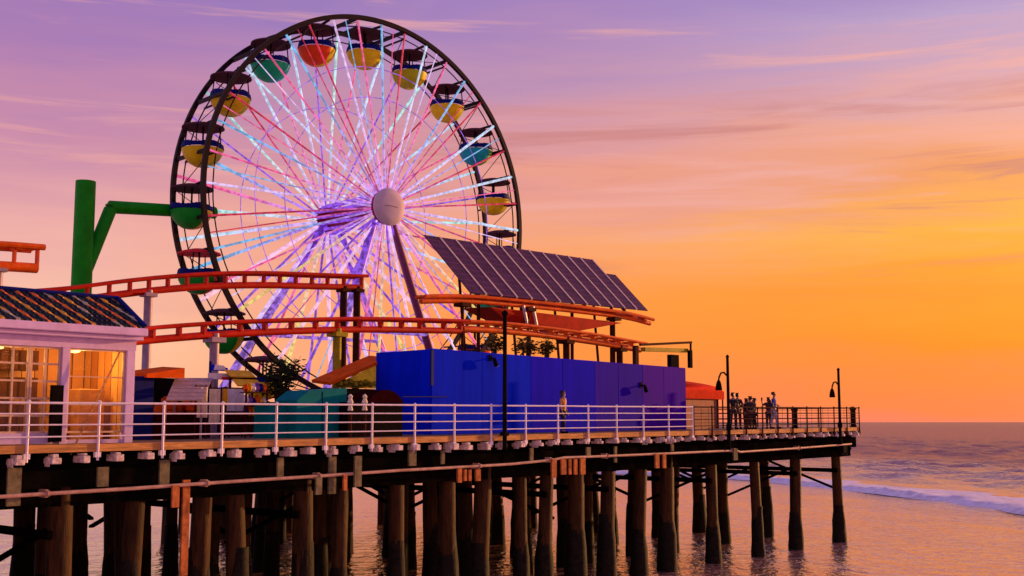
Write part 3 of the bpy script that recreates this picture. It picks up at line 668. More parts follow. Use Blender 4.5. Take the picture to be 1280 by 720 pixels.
G = {
 'green': (mat('gondola_green', (.006, .50, .22), .5, vary=.22, scale=2, spec=.2), 'green'), 'yellow': (mat('gondola_yellow', (.85, .66, .008), .5, vary=.22, scale=2, spec=.2), 'yellow'),
 'orange': (mat('gondola_orange', (.85, .075, .006), .5, vary=.22, scale=2, spec=.2), 'orange'), 'olive': (mat('gondola_olive', (.45, .50, .010), .5, vary=.22, scale=2, spec=.2), 'olive'),
 'teal': (mat('gondola_teal', (.002, .42, .44), .5, vary=.22, scale=2, spec=.2), 'teal'), 'lime': (mat('gondola_lime', (.22, .60, .012), .5, vary=.22, scale=2, spec=.2), 'lime'),
 'dkgreen': (mat('gondola_dark_green', (.006, .40, .03), .5, vary=.22, scale=2, spec=.2), 'dark green')}
gl = [  # step clockwise from the top, bowl colour, panel colour, canopy, words
 (0, 'yellow', 'olive', 'canopy', 'yellow gondola at the very top of the wheel'),
 (1, 'olive', 'yellow', 'canopy', 'olive gondola one step right of the topmost'),
 (2, 'yellow', 'olive', 'canopy', 'dull yellow gondola at upper right, directly above the teal one'),
 (3, 'teal', 'lime', 'canopy', 'teal gondola with lime panel at the right side of the wheel'),
 (4, 'yellow', 'olive', 'canopy', 'mustard gondola right of the hub, just above the solar roof'),
 (5, 'yellow', 'orange', 'canopy', 'gondola half sunk behind the top edge of the solar roof'),
 (6, 'green', 'lime', 'canopy', 'green gondola behind the solar roof at lower right of the wheel'),
 (7, 'orange', 'yellow', 'canopy', 'orange gondola behind the solar roof and the blue wall'),
 (8, 'yellow', 'olive', 'canopy', 'yellow gondola low behind the blue wall'),
 (12, 'yellow', 'orange', 'canopy', 'yellow gondola lowest on the left, by the dark bush'),
 (13, 'dkgreen', 'yellow', 'canopy', 'dark green gondola hanging below the lower red track at left'),
 (14, 'dkgreen', 'orange', 'redcanopy', 'green gondola under a red canopy at the upper red track'),
 (15, 'dkgreen', 'yellow', 'canopy', 'dark green gondola at the tip of the green steel arm'),
 (16, 'yellow', 'olive', 'canopy', 'amber gondola at the far left, above the green steel arm'),
 (17, 'yellow', 'olive', 'canopy', 'yellow gondola at upper left below the green one'),
 (18, 'green', 'teal', 'canopy', 'bright green gondola at upper left next to the orange one'),
 (19, 'orange', 'yellow', 'canopy', 'orange gondola just left of the topmost yellow one')]
for k, c1, c2, can, lab in gl: gondola(k, lab, G[c1][0], G[c2][0], M[can], M['navy'])

# ------------------------------------------------------------------ roller coaster
def spline(pts, step=.5):
    out = []; n = len(pts)
    for i in range(n - 1):
        p0, p1, p2, p3 = pts[max(i - 1, 0)], pts[i], pts[i + 1], pts[min(i + 2, n - 1)]
        k = max(2, int((p2 - p1).length / step))
        for j in range(k):
            t = j / k; out.append(.5 * ((2 * p1) + (p2 - p0) * t + (2 * p0 - 5 * p1 + 4 * p2 - p3) * t * t + (3 * p1 - p0 - 3 * p2 + p3) * t ** 3))
    return out + [pts[-1]]
def track(label, pts, m, gauge=.5, drop=.42, cols=(), r=.072, rs=.135, group='roller coaster tracks', colm='column', colr=.17):
    pts = [Vector(p) for p in pts]; sp = spline(pts); mid = sp[len(sp) // 2]
    t = thing('coaster_track', label, 'coaster track', (mid.x, mid.y, deck(mid.x)), group)
    L_, R_, S_ = [], [], []
    for i, p in enumerate(sp):
        tg = (sp[min(i + 1, len(sp) - 1)] - sp[max(i - 1, 0)]).normalized(); sd = Vector((-tg.y, tg.x, 0)).normalized()
        L_.append(p + sd * gauge); R_.append(p - sd * gauge); S_.append(p - Vector((0, 0, drop)))
    for q in (L_, R_): b = MB(); b.path(q, r, 8); b.build('rail', m, t, smooth=True)
    b = MB(); b.path(S_, rs, 10); b.build('spine', m, t, smooth=True)
    acc = 0
    for i in range(1, len(sp)):
        acc += (sp[i] - sp[i - 1]).length
        if acc > 1.0:
            acc = 0; b = MB(); b.tube(L_[i], R_[i], .055, 6); b.beam(S_[i], (L_[i] + R_[i]) / 2, .10, .26, up=(sp[i] - sp[i - 1]).normalized().cross(Vector((0, 0, 1)))); b.build('cross_tie', m, t)
    for (i, cm) in cols:
        j = min(int(i * (len(sp) - 1)), len(sp) - 1); p = S_[j]; b = MB(); b.tube((p.x, p.y, p.z + .05), (p.x, p.y, deck(p.x)), colr, 12); b.bbox((p.x - .35, p.y - .35, deck(p.x)), (p.x + .35, p.y + .35, deck(p.x) + .08)); b.bbox((p.x - .3, p.y - .3, p.z - .28), (p.x + .3, p.y + .3, p.z - .1))
        b.build('column', M[cm], t, smooth=True)
    return t
def PT(l, d): return [on_d(x, y, d if len(q) == 0 else q[0]) for (x, y, *q) in l]
track('lower red track running level from the tiled pavilion to the blue wall', PT([(120, 416, 6.5), (175, 411), (240, 406), (300, 402.5), (380, 400), (450, 399), (525, 400.5), (575, 402)], 7.0), M['track'], cols=((.30, 'column'), (.64, 'olive')))
track('orange track dipping down to the right beneath the solar roof', PT([(578, 402.2), (620, 404.5), (660, 408.5), (700, 413.5), (750, 421), (800, 430)], 7.0), M['otrack'], gauge=.45, drop=.32, rs=.15, cols=((.85, 'brown'), (.55, 'brown')))
track('upper red track passing in front of the wheel rim and stopping short at the hub', PT([(-70, 370), (0, 367), (80, 361), (150, 352), (210, 346), (270, 342.5), (330, 342), (390, 344), (452, 346)], 20), M['track'], gauge=.55, drop=.6, r=.09, rs=.17, cols=((.42, 'column'), (.93, 'brown'), (.985, 'brown')), colr=.2)
track('orange track running level under the lower edge of the solar panels', PT([(526, 371), (560, 370.5), (600, 372), (660, 377.5), (720, 384), (780, 392), (812, 400)], 9), M['otrack'], gauge=.28, drop=.2, r=.095, rs=.13, cols=((.15, 'brown'), (.42, 'brown'), (.8, 'brown')), colr=.075)
track('short orange stub of track standing alone at the far left edge', PT([(-120, 304, 25), (-60, 305, 25), (0, 307.5, 25), (47, 311, 25)], 25), M['otrack'], gauge=.7, drop=.95, r=.15, rs=.24, cols=((.75, 'column'), (.69, 'olive')), colr=.2)

# ------------------------------------------------------------------ solar panel roof
bl, br_ = on_d(587, 367, 8.6), on_d(810, 389, 8.6)
rise = None
tl0 = on_d(528, 294, 8.6 + 2.9)
nv = Vector((0, tl0.y - 8.6, tl0.z - bl.z)); nv.x = tl0.x - bl.x
solar = thing('solar_roof', 'tilted rack of dark purple solar panels with pale seams over the coaster', 'solar panels', (bl.x, 8.6, deck(bl.x)))
npan = 13; along = br_ - bl
for k in range(npan):
    f0, f1 = k / npan, (k + 1) / npan; cut = 1.0 if k < 12 else .72
    for (lo, hi) in ((0, .5), (.5, 1)):
        lo *= cut; hi *= cut
        a, c = bl + along * (f0 + .004), bl + along * (f1 - .004)
        b = MB(); b.slab(a + nv * lo, c + nv * lo, c + nv * (hi - .004), a + nv * (hi - .004), .05); p = b.build('panel', M['solar'], solar)
    if k:
        q = bl + along * f0; nrm = along.cross(nv).normalized() * (-.06 if along.cross(nv).y > 0 else .06)
        b = MB(); b.beam(q + nrm, q + nv * (cut if k != 12 else 1) + nrm, .085, .05, up=nrm); b.build('seam', M['seam'], solar)
b = MB()
for f in (.12, .38, .62, .86):
    q = bl + along * f; nz = Vector((0, .12, -.1)); hi = 1 if f < .9 else .7
    b.beam(q + nz, q + nv * hi + nz, .1, .14); b.beam(q + nv * .75 * hi + nz, Vector((q.x + .3, q.y + nv.y * .75, deck(q.x) + 3.2)), .1, .1)
    b.tube(q + nv * .3 + nz, Vector((q.x + .15, q.y + 1.2, deck(q.x))), .09, 8)
b.build('frame', M['brown'], solar)
b = MB()
for f in (.28, .33): q = bl + along * f; b.beam(q + Vector((0, .2, -.3)), q + Vector((.75, .5, -1.5)), .12, .12)
b.build('strut', M['white'], solar)
b = MB(); q0, q1 = bl + along * .12, bl + along * .86; qm = bl + along * .55
b.add([q0 + Vector((0, .3, -.5)), q1 + Vector((0, .3, -.75)), qm + Vector((0, .6, -1.5)), q0 + Vector((1.5, .6, -1.05)), q0 + Vector((0, 2.2, -.45)), q1 + Vector((0, 2.2, -.7)), qm + Vector((0, 1.9, -1.45)), q0 + Vector((1.5, 1.9, -1.0))],
      [(0, 1, 2, 3), (7, 6, 5, 4), (0, 4, 5, 1), (1, 5, 6, 2), (2, 6, 7, 3), (3, 7, 4, 0)]); b.build('soffit', M['track'], solar)

# ------------------------------------------------------------------ blue wall
p0 = on_d(540, 435.5, 2.5); zb = lambda s: deck(s); hgt0 = p0.z - deck(p0.x)
pl = on_z(473, 440, p0.z); pr_ = on_d(857, 460, 2.5); wt = lambda f: p0.z + (pr_.z - p0.z) * f
wall = thing('boundary_wall', 'tall ultramarine wall, violet sunset light painted in towards the sea, behind the white railing', 'wall', (p0.x, 2.5, deck(p0.x)))
seg = [0, .16, .33, .45, .58, .68, .79, .89, 1.0]
def panel(a, c, za, zc, m):
    a, c = Vector((a[0], a[1], 0)), Vector((c[0], c[1], 0)); t = (c - a).normalized(); nrm = Vector((-t.y, t.x, 0)) * .16
    b = MB(); e = t * .008
    vs = []
    for p, zt_ in ((a + e, za), (c - e, zc)):
        for q in (p, p + nrm): vs += [(q.x, q.y, deck(q.x) + .02), (q.x, q.y, zt_)]
    b.add(vs, [(0, 4, 5, 1), (2, 3, 7, 6), (1, 5, 7, 3), (0, 2, 6, 4), (0, 1, 3, 2), (4, 6, 7, 5)]); return b.build('wall_panel', m, wall, bevel=.01)
bend = []
for i in range(8):
    f = i / 7; cx_, cy_ = pl.x + (p0.x - pl.x) * .25, 2.55 + (pl.y - 2.5) * .12
    bend.append(((1 - f) ** 2 * pl.x + 2 * f * (1 - f) * cx_ + f * f * (p0.x - .06), (1 - f) ** 2 * pl.y + 2 * f * (1 - f) * cy_ + f * f * 2.5))
b = MB(); n_ = len(bend); vs_ = []
for (x, y) in bend: vs_ += [(x, y, deck(x) + .02), (x, y, p0.z - .02), (x + .03, y + .16, p0.z - .02), (x + .03, y + .16, deck(x) + .02)]
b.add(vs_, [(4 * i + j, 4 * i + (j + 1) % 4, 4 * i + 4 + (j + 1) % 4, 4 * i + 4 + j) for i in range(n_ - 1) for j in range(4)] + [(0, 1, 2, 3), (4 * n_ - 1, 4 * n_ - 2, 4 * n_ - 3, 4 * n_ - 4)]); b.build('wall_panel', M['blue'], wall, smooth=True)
for i in range(8):
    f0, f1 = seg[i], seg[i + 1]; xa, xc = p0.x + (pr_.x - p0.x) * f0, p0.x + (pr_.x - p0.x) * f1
    panel((xa, 2.5), (xc, 2.5), wt(f0), wt(f1), (M['blue'], M['indigo'], M['purple'], M['violet'])[i // 2])  # panel colours shift to violet to paint in the sunset's reddening
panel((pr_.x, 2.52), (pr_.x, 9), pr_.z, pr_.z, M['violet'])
b = MB(); b.bbox((p0.x - .1, 2.42, p0.z - 1.4), (p0.x + .03, 2.49, p0.z - .05)); b.build('drain_channel', M['navy'], wall)
b = MB(); q0 = on_d(503, 496, 2.35); q1 = on_d(559, 496, 2.35); b.tube(q0, q1, .025, 6); b.build('conduit', M['navy'], wall)
for (x, y) in ((615, 453), (803, 486)):
    q = on_d(x, y, 2.4); t = thing('wall_light', 'small black floodlight %s' % ('bracketed high on the blue part of the wall' if x < 700 else 'on the violet part of the wall'), 'light', (q.x, 2.49, q.z - .2))
    b = MB(); b.lathe([(.04, .2), (.075, .1), (.095, -.14), (.08, -.16), (.02, -.1)], (q.x, 2.22, q.z), 14, Matrix.Rotation(R(-24), 3, 'Y')); b.build('housing', M['black'], t, smooth=True)
    b = MB(); b.tube((q.x, 2.22, q.z + .1), (q.x, 2.5, q.z + .18), .03, 6); b.bbox((q.x - .09, 2.46, q.z + .06), (q.x + .09, 2.495, q.z + .3)); b.build('bracket', M['black'], t)
    b = MB(); b.lathe([(.075, -.175), (.02, -.178)], (q.x + .07 * (x < 700) - .0, 2.22, q.z), 12, Matrix.Rotation(R(-24), 3, 'Y')); b.build('lens', M['white'], t)
# shrubs on top of the wall and beside the booths
def shrub(label, c, rx, rz, n, m, trunk, size=.13, cat='shrub'):
    t = thing('shrub', label, cat, (c[0], c[1], trunk[2])); r2 = random.Random(int(c[0] * 100))
    b = MB()
    cl = [(r2.uniform(-1, 1) * rx, r2.uniform(-.5, .5) * rx, r2.uniform(-1, 1) * rz) for _ in range(max(5, n // 45))]
    for i in range(n):
        q = r2.choice(cl); p = Vector(c) + Vector((q[0] + r2.gauss(0, .16), q[1] + r2.gauss(0, .16), q[2] + r2.gauss(0, .13)))
        d1 = Vector((r2.gauss(0, 1), r2.gauss(0, 1), r2.gauss(0, .7))).normalized(); d2 = d1.orthogonal().normalized(); s_ = size * r2.uniform(.5, 1.2)
        b.add([p - d1 * s_, p + d2 * s_ * .4, p + d1 * s_, p - d2 * s_ * .4], [(0, 1, 2, 3)])
    b.build('foliage', m, t)
    b = MB()
    for q in cl: b.path([Vector((c[0] + q[0] * .15, c[1], trunk[2])), Vector(c) + Vector((q[0] * .6, q[1] * .5, -rz * .4)), Vector(c) + Vector(q)], [.05, .03, .012], 5)
    b.build('stem', M['bark'], t); return t
for (x, y, w, lab) in ((618, 430, .4, 'straggly olive shrub poking over the blue wall, just left of the black pole'), (655, 433, .6, 'wide olive shrub poking over the blue wall right of the black pole'), (684, 434, .3, 'thin olive shrub over the wall, farthest towards the sea')):
    q = on_d(x, y, 3.6); shrub(lab, tuple(q), w, .17, 300, M['leafy'], (q.x, 3.6, deck(q.x)))
q = on_d(352, 473, 5.0); shrub('dark leafy bush rising behind the teal cabinet at the foot of the wheel', tuple(q), .55, .5, 900, M['leaf'], (q.x, 5, deck(q.x)), .12, 'bush')

# ------------------------------------------------------------------ poles and lamps
def lamp(x, ytop, label, group='gooseneck lamps'):
    s = on_d(x, 530, -.28).x; top = on_d(x, ytop, -.28).z; z0 = deck(s); hh = top - z0
    t = thing('street_lamp', label, 'street lamp', (s, -.28, z0 - .9), group)
    b = MB(); b.tube((s, -.28, z0 - .9), (s, -.28, top), .085, 10, .065); b.lathe([(.075, 0), (.09, .05), (.02, .14)], (s, -.28, top), 10); b.lathe([(.13, 0), (.13, .25), (.09, .32)], (s, -.28, z0), 10); b.build('post', M['black'], t, smooth=True)
    za = top - .25 * hh; aw = .80
    b = MB(); b.path([(s, -.28, za - .05), (s - .35, -.28, za + .14), (s - .62, -.28, za + .10), (s - aw, -.28, za - .12), (s - aw - .03, -.28, za - .3)], .04, 8); b.build('arm', M['black'], t, smooth=True)
    b = MB(); b.lathe([(.04, .12), (.09, .05), (.13, -.1), (.16, -.32), (.15, -.36), (.02, -.34)], (s - aw - .03, -.28, za - .35), 14); b.build('lamp_head', M['black'], t, smooth=True)
lamp(911, 447, 'black gooseneck lamp post nearer the red tent'); lamp(1050, 463, 'black gooseneck lamp post at the seaward end of the pier')
s = on_d(631, 540, -.3).x; q = on_d(631, 391, -.3)
t = thing('pole', 'tall plain black pole at the railing in front of the blue wall', 'pole', (s, -.3, deck(s) - .5))
b = MB(); b.tube((s, -.3, deck(s) - .5), (s, -.3, q.z), .085, 10, .075); b.build('shaft', M['black'], t, smooth=True)
b = MB(); b.lathe([(.1, -.12), (.12, -.06), (.12, .02), (.03, .1)], (s, -.3, q.z), 12); b.build('cap', M['black'], t, smooth=True)
b = MB(); b.bbox((s - .12, -.4, deck(s) - .02), (s + .12, -.16, deck(s) + .12)); b.build('collar', M['black'], t)

# ------------------------------------------------------------------ pavilion on the left
kd = 1.0; sk = on_d(167.5, 500, kd).x; ztop = on_d(160, 412, kd).z
kb = deck(sk); KL = sk - 9.5
kiosk = thing('pavilion', 'lavender framed glazed pavilion with patterned tile roof and warm lit inside', 'pavilion', (sk - 4, kd, kb))
def K(x, y=500): return on_d(x, y, kd).x
ze = on_d(170, 411.5, kd).z
b = MB(); b.bbox((KL, kd - .45, ze - .22), (sk + .10, kd + 4.3, ze)); b.bbox((KL, kd - .3, ze - .34), (sk + .06, kd + 4.1, ze - .223)); b.build('eaves', M['lav'], kiosk, bevel=.02)
b = MB(); b.bbox((KL, kd - .02, ze - .62), (sk, kd + .16, ze - .345)); b.build('lintel', M['lav'], kiosk)
for (xa, xb) in ((156, 166.5), (75, 84), (-60, -50)):
    a, c = K(xa), K(xb); b = MB(); b.bbox((a, kd - .04, kb - .02), (c, kd + .2, ze - .623)); b.build('post', M['lav'], kiosk, bevel=.01)
b = MB(); b.bbox((KL, kd, kb), (K(75), kd + .14, kb + .28)); b.bbox((K(84.5), kd, kb), (K(156), kd + .14, kb + .1)); b.build('sill', M['lav'], kiosk)
def window(xa, xb, cols, rows, m, thick):
    a, c = K(xa), K(xb); z0, z1 = kb + .28, ze - .625
    f = MB(); e = .03
    f.bbox((a, kd + .03, z0), (a + .05, kd + .12, z1)); f.bbox((c - .05, kd + .03, z0), (c, kd + .12, z1)); f.bbox((a + .052, kd + .03, z1 - .05), (c - .052, kd + .12, z1)); f.bbox((a + .052, kd + .03, z0 + .001), (c - .052, kd + .12, z0 + .05))
    for i in range(1, cols): x = a + (c - a) * i / cols; f.bbox((x - thick / 2, kd + .045, z0 + .052), (x + thick / 2, kd + .105, z1 - .052))
    for j in range(1, rows): z = z0 + (z1 - z0) * j / rows; f.bbox((a + .052, kd + .05, z - thick / 2), (c - .052, kd + .1, z + thick / 2))
    w = f.build('window', m, kiosk)
    g = MB(); g.bbox((a + .052, kd + .07, z0 + .052), (c - .052, kd + .08, z1 - .052)); g.build('pane', M['glass'], w)
M['mull'] = mat('warm_mullion', (.75, .50, .32), .5, vary=.2)
window(-50, 36, 4, 5, M['mull'], .05); window(37, 74.5, 2, 5, M['mull'], .05); window(84.5, 155.5, 1, 3, M['mull'], .03)
# inside: board wall, floor, ceiling, side wall, door and cupboards
b = MB(); b.bbox((KL, kd + 2.6, kb), (sk, kd + 2.75, ze - .36)); b.build('back_wall', M['inwall'], kiosk)
for (xa, xb) in ((sk - .12, sk), (KL, KL + .12)): b = MB(); b.bbox((xa, kd + .21, kb), (xb, kd + 2.6, ze - .36)); b.build('side_wall', M['inwall'], kiosk)
b = MB(); b.bbox((K(120), kd + .9, kb + .02), (K(152), kd + 2.2, kb + 1.5)); b.bbox((K(88), kd + 1.3, kb + .02), (K(112), kd + 2.3, kb + 1.25)); b.build('counter', mat('tan_counter_front', (.62, .27, .06), .6, vary=.3), kiosk, bevel=.02)
b = MB()
for x in range(-44, 74, 13):
    for j in range(3): b.bbox((K(x), kd + 1.6, kb + .5 + .75 * j), (K(x + 9), kd + 2.3, kb + 1.05 + .75 * j))
b.build('shelf_goods', M['brown'], kiosk)
b = MB(); b.beam((K(84), kd - .3, kb - .3), (K(141), kd - .3, kb + 2.55), .04, .04); b.build('stay_rod', M['fascia'], kiosk)
b = MB(); b.bbox((K(61), kd - .16, kb + .05), (K(75.5), kd - .05, kb + 1.55)); b.build('notice_board', M['black'], kiosk)
for i, x in enumerate((20, 118)):
    q = (K(x), kd + 1.2, ze - .55); b = MB(); b.lathe([(.05, .12), (.16, .0), (.15, -.1), (.04, -.13)], q, 14); b.build('ceiling_lamp', mat('lit_globe', (.9, .7, .4), .4, emit=(1, .55, .18), es=2.5), kiosk, smooth=True)
for i, x in enumerate((-30, 30, 120)):
    ld = bpy.data.lights.new('lamp_light', 'POINT'); ld.energy = 88 if x > 100 else 42; ld.color = (1, .58, .18); ld.shadow_soft_size = .25; lo = bpy.data.objects.new('lamp_light', ld); C.objects.link(lo); lo.location = W((K(x), kd + .9, ze - .95))
# roof, hipped to the right, tiles as corrugated courses
r0, r1 = sk + .03, KL
zr = on_d(140, 374, kd + 1.4).z
def roof():
    mb = MB(); n = 60; rows = 7
    ridge_d = kd + 1.5; e_d = kd - .36; rx = on_d(147, 374, ridge_d).x
    # front slope as overlapping courses
    for j in range(rows):
        f0, f1 = j / rows, (j + 1) / rows
        d0, d1 = e_d + (ridge_d - e_d) * f0, e_d + (ridge_d - e_d) * f1; z0, z1 = ze + .003 + (zr - ze) * f0 + .022, ze + .003 + (zr - ze) * f1 + .015
        xe0, xe1 = r0 + (rx - r0) * f0, r0 + (rx - r0) * f1
        x = KL; k = 0
        while x < min(xe0, xe1) - .02:
            x2 = min(x + .15, xe1); jz = .02 * math.sin(k * 2.1 + j)
            mb.add([(x, d0, z0), (x + .075, d0 - .02, z0 + .045), (x2, d0, z0), (x2, d1, z1), (x + .075, d1, z1 + .03), (x, d1, z1), (x, d0, z0 - .06), (x2, d0, z0 - .06)],
                   [(0, 1, 4, 5), (1, 2, 3, 4), (6, 7, 2, 1, 0)])
            x += .15; k += 1
    # right hip, back slope
    bd = kd + 4.2
    mb.add([(r0, e_d, ze + .01), (r0, bd, ze + .01), (rx, ridge_d, zr), (rx, bd - 1.5, zr), (KL, ridge_d, zr), (KL, bd - 1.5, zr), (KL, bd, ze + .01)], [(0, 1, 3, 2), (2, 3, 5, 4), (1, 6, 5, 3)])
    mb.build('roof', M['tiles'], kiosk)
    h = MB(); h.path([(r0, e_d, ze + .08), (rx, ridge_d, zr + .06)], .07, 8); h.path([(KL, ridge_d, zr + .05), (rx, ridge_d, zr + .05)], .07, 8); h.build('ridge_tile', M['navy'], kiosk)
roof()

# ------------------------------------------------------------------ green steel post with elbow arm
gd = 31.0
g0 = on_d(103, 226, gd); g1 = on_d(101, 374, gd); gx = g1.x
gp = thing('steel_gantry', 'bright green steel post with bent arm reaching towards the wheel', 'gantry', (gx, gd, -1))
b = MB(); b.tube((gx, gd, -1), (gx, gd, g0.z), .58, 24, .54); b.build('post', M['green'], gp, smooth=True)
e0, e1, e2 = on_d(113, 328, gd), on_d(140, 258, gd), on_d(268, 266, gd)
b = MB(); b.path([e0 + Vector((-.3, 0, -.6)), e1 + Vector((-.1, 0, -.2))], .36, 18); b.build('brace', M['green'], gp, smooth=True)
b = MB(); b.path([e1 + Vector((-.12, 0, -.05)), e2], .37, 18); b.lathe([(.37, 0), (.38, .1)], e1, 8); b.build('arm', M['green'], gp, smooth=True)
b = MB(); b.lathe([(.95, -.12), (.95, .1), (.5, .14)], (gx, gd, g1.z - .2), 24); b.build('collar', M['olive'], gp, smooth=True)

# ------------------------------------------------------------------ booths, cabinets and canopies between the pavilion and the blue wall
def booth_box(t, name, x0, x1, y0, d, depth, m, z1=None, bottom=None):
    a, c = on_d(x0, y0, d), on_d(x1, y0, d); b = MB(); zb_ = deck(a.x) if bottom is None else on_d(x0, bottom, d).z
    b.bbox((a.x, d, zb_), (c.x, d + depth, a.z)); return b.build(name, m, t, bevel=.015)
q = on_d(168, 470, 4.2)
t = thing('game_booth', 'blue sided game booth with flat orange awning beside the pavilion', 'booth', (q.x, 4.2, deck(q.x)))
booth_box(t, 'side_panel', 167, 193, 470, 4.2, .12, M['navy']); booth_box(t, 'back_wall', 193.5, 258, 472, 6.2, .1, M['black']); booth_box(t, 'counter', 193.5, 250, 517, 4.3, .5, M['maroon'])
a, c = on_d(184, 470, 4.0), on_d(231, 460, 4.0); z0 = on_d(184, 472, 4).z; b = MB(); b.add([(a.x, 4.0, z0), (c.x, 4.0, z0 + .02), (c.x, 4.0, c.z - .0), (a.x, 4.0, z0 + .12), (a.x + .2, 5.6, z0 + .1), (c.x + .2, 5.6, z0 + .12), (c.x + .2, 5.6, c.z + .1), (a.x + .2, 5.6, z0 + .25)], [(0, 1, 2, 3), (7, 6, 5, 4), (0, 4, 5, 1), (1, 5, 6, 2), (2, 6, 7, 3), (3, 7, 4, 0)]); b.build('awning', M['orange'], t)
b = MB()
r2 = random.Random(3)
for i in range(16):
    x = 196 + r2.uniform(0, 58); y = r2.uniform(500, 514); p = on_d(x, y, 5.0); b.lathe([(.05, 0), (.16, .1), (.15, .25), (.04, .34)], (p.x, 5 + r2.uniform(-.4, .4), p.z - .2), 8)
b.build('prize', [M['orange']], t, smooth=True)
q = on_d(208, 500, 3.4)
t = thing('slatted_awning', 'sloping grey slatted awning between the booth and the white sheets', 'awning', (q.x, 3.4, deck(q.x)))
b = MB(); a0, a1, a2, a3 = on_d(207, 501, 3.2), on_d(252, 501, 3.2), on_d(266, 473, 4.6), on_d(219, 473, 4.6)
for j in range(6):
    f0, f1 = j / 6, (j + .82) / 6; b.slab(a0.lerp(a3, f0), a1.lerp(a2, f0), a1.lerp(a2, f1), a0.lerp(a3, f1), .04)
b.build('slat', M['grey'], t)
for a in (a0, a1, a2, a3): b = MB(); b.tube((a.x, a.y, a.z - .02), (a.x, a.y, deck(a.x)), .04, 6); b.build('post', M['grey'], t)
def sheet(x0, x1, y0, y1, d, m, lab, nm='hanging_sheet', cat='sheet', grp=None):
    a, c = on_d(x0, y0, d), on_d(x1, y1, d); n = 10; mb = MB(); fr = []
    for i in range(n + 1):
        f = i / n; x = a.x + (c.x - a.x) * f; w = .06 * math.sin(f * 13)
        fr.append([(x, d + w * .4, a.z), (x, d + w, (a.z + c.z) / 2), (x + .02 * w, d + w * 1.3, c.z)])
    mb.add([v for r in fr for v in r], [(i * 3 + j, i * 3 + j + 1, (i + 1) * 3 + j + 1, (i + 1) * 3 + j) for i in range(n) for j in range(2)])
    t = thing(nm, lab, cat, ((a.x + c.x) / 2, d, deck(a.x)), grp); mb.build('cloth', m, t, smooth=True)
    p = MB(); 
    for x in (a.x, c.x): p.tube((x, d + .1, deck(x)), (x, d + .1, a.z + .08), .03, 6)
    p.tube((a.x, d + .1, a.z + .03), (c.x, d + .1, a.z + .03), .025, 6); p.build('pole_frame', M['brown'], t); return t
sheet(247, 259, 484, 522, 3.9, M['cream'], 'narrow cream sheet hanging right of the grey awning', grp='cloth sheets on pole frames')
sheet(262, 281, 486, 528, 4.4, M['cream'], 'cream sheet between the dark posts and the yellow strip', grp='cloth sheets on pole frames')
sheet(284, 305, 486, 514, 4.9, M['white'], 'white sheet just right of the yellow strip', grp='cloth sheets on pole frames')
sheet(279, 284, 486, 505, 4.3, M['yellow'], 'narrow yellow cloth strip between two pale sheets', grp='cloth sheets on pole frames')
q = on_d(262, 455, 6.2); t = thing('flag_stand', 'blue and white pennant board on a dark post below the red track', 'pennant', (q.x, 6.2, deck(q.x)))
a, c = on_d(263, 455, 6.2), on_d(284, 464, 6.2); b = MB(); b.tube((a.x, 6.2, deck(a.x)), (a.x, 6.2, a.z + .1), .05, 8); b.build('post', M['navy'], t)
b = MB(); b.slab((a.x, 6.2, c.z), (c.x, 6.2, c.z), (c.x, 6.2, a.z - .12), (a.x, 6.2, a.z), .04); b.build('board', M['blue'], t)
b = MB(); m_ = (a + c) / 2; b.slab((m_.x - .25, 6.15, m_.z - .09), (m_.x + .25, 6.15, m_.z - .07), (m_.x + .18, 6.15, m_.z + .07), (m_.x - .2, 6.15, m_.z + .1), .02); b.build('emblem', M['white'], t)
a, c = on_d(262, 466, 5.6), on_d(292, 466, 5.6); t = thing('lintel_sign', 'striped red and white fascia board above the cream sheets', 'fascia', (a.x, 5.6, deck(a.x)))
b = MB(); b.bbox((a.x, 5.6, a.z - .22), (c.x, 5.7, a.z)); b.build('board', M['white'], t); b = MB(); b.bbox((a.x + .5, 5.58, a.z - .23), (c.x + .02, 5.6 - .004, a.z - .12)); b.build('stripe', M['redcanopy'], t)
b = MB(); 
for x in (a.x + .1, c.x - .1): b.tube((x, 5.65, deck(x)), (x, 5.65, a.z - .2), .05, 6)
b.build('post', M['brown'], t)
a, c = on_d(289, 463, 5.2), on_d(319, 484, 5.2); t = thing('striped_awning', 'yellow awning with dark stripe left of the bush', 'awning', (a.x, 5.2, deck(a.x)))
b = MB(); h3 = (a.z - c.z); b.slab((a.x, 5.2, a.z - h3 * .42), (c.x, 5.2, a.z - h3 * .42), (c.x, 5.6, a.z), (a.x, 5.6, a.z), .04); b.slab((a.x, 4.8, c.z), (c.x, 4.8, c.z), (c.x, 5.15, a.z - h3 * .55), (a.x, 5.15, a.z - h3 * .55), .04); b.build('cloth', M['yellow'], t)
b = MB(); b.bbox((a.x, 5.1, a.z - h3 * .56), (c.x, 5.2, a.z - h3 * .43)); b.build('stripe', M['maroon'], t)
b = MB()
for x in (a.x + .05, c.x - .05): b.tube((x, 5.3, deck(x)), (x, 5.3, a.z - h3 * .3), .04, 6)
b.build('post', M['brown'], t)
q0_, q1_ = on_d(192, 500, 7.6), on_d(440, 500, 7.6); t = thing('board_fence', 'low dark brown board fence closing off the rides behind the stalls', 'fence', (q0_.x, 7.6, deck(q0_.x)))
b = MB(); xx = q0_.x
while xx < q1_.x: hgt = q0_.z - deck(xx) + rnd.uniform(-.03, .03); b.bbox((xx, 7.6, deck(xx)), (xx + .17, 7.64, deck(xx) + hgt)); xx += .172
b.build('boards', M['brown'], t)
b = MB(); b.beam((q0_.x, 7.68, q0_.z - .3), (q1_.x, 7.68, q0_.z - .3), .06, .1); b.build('rail', M['brown'], t)
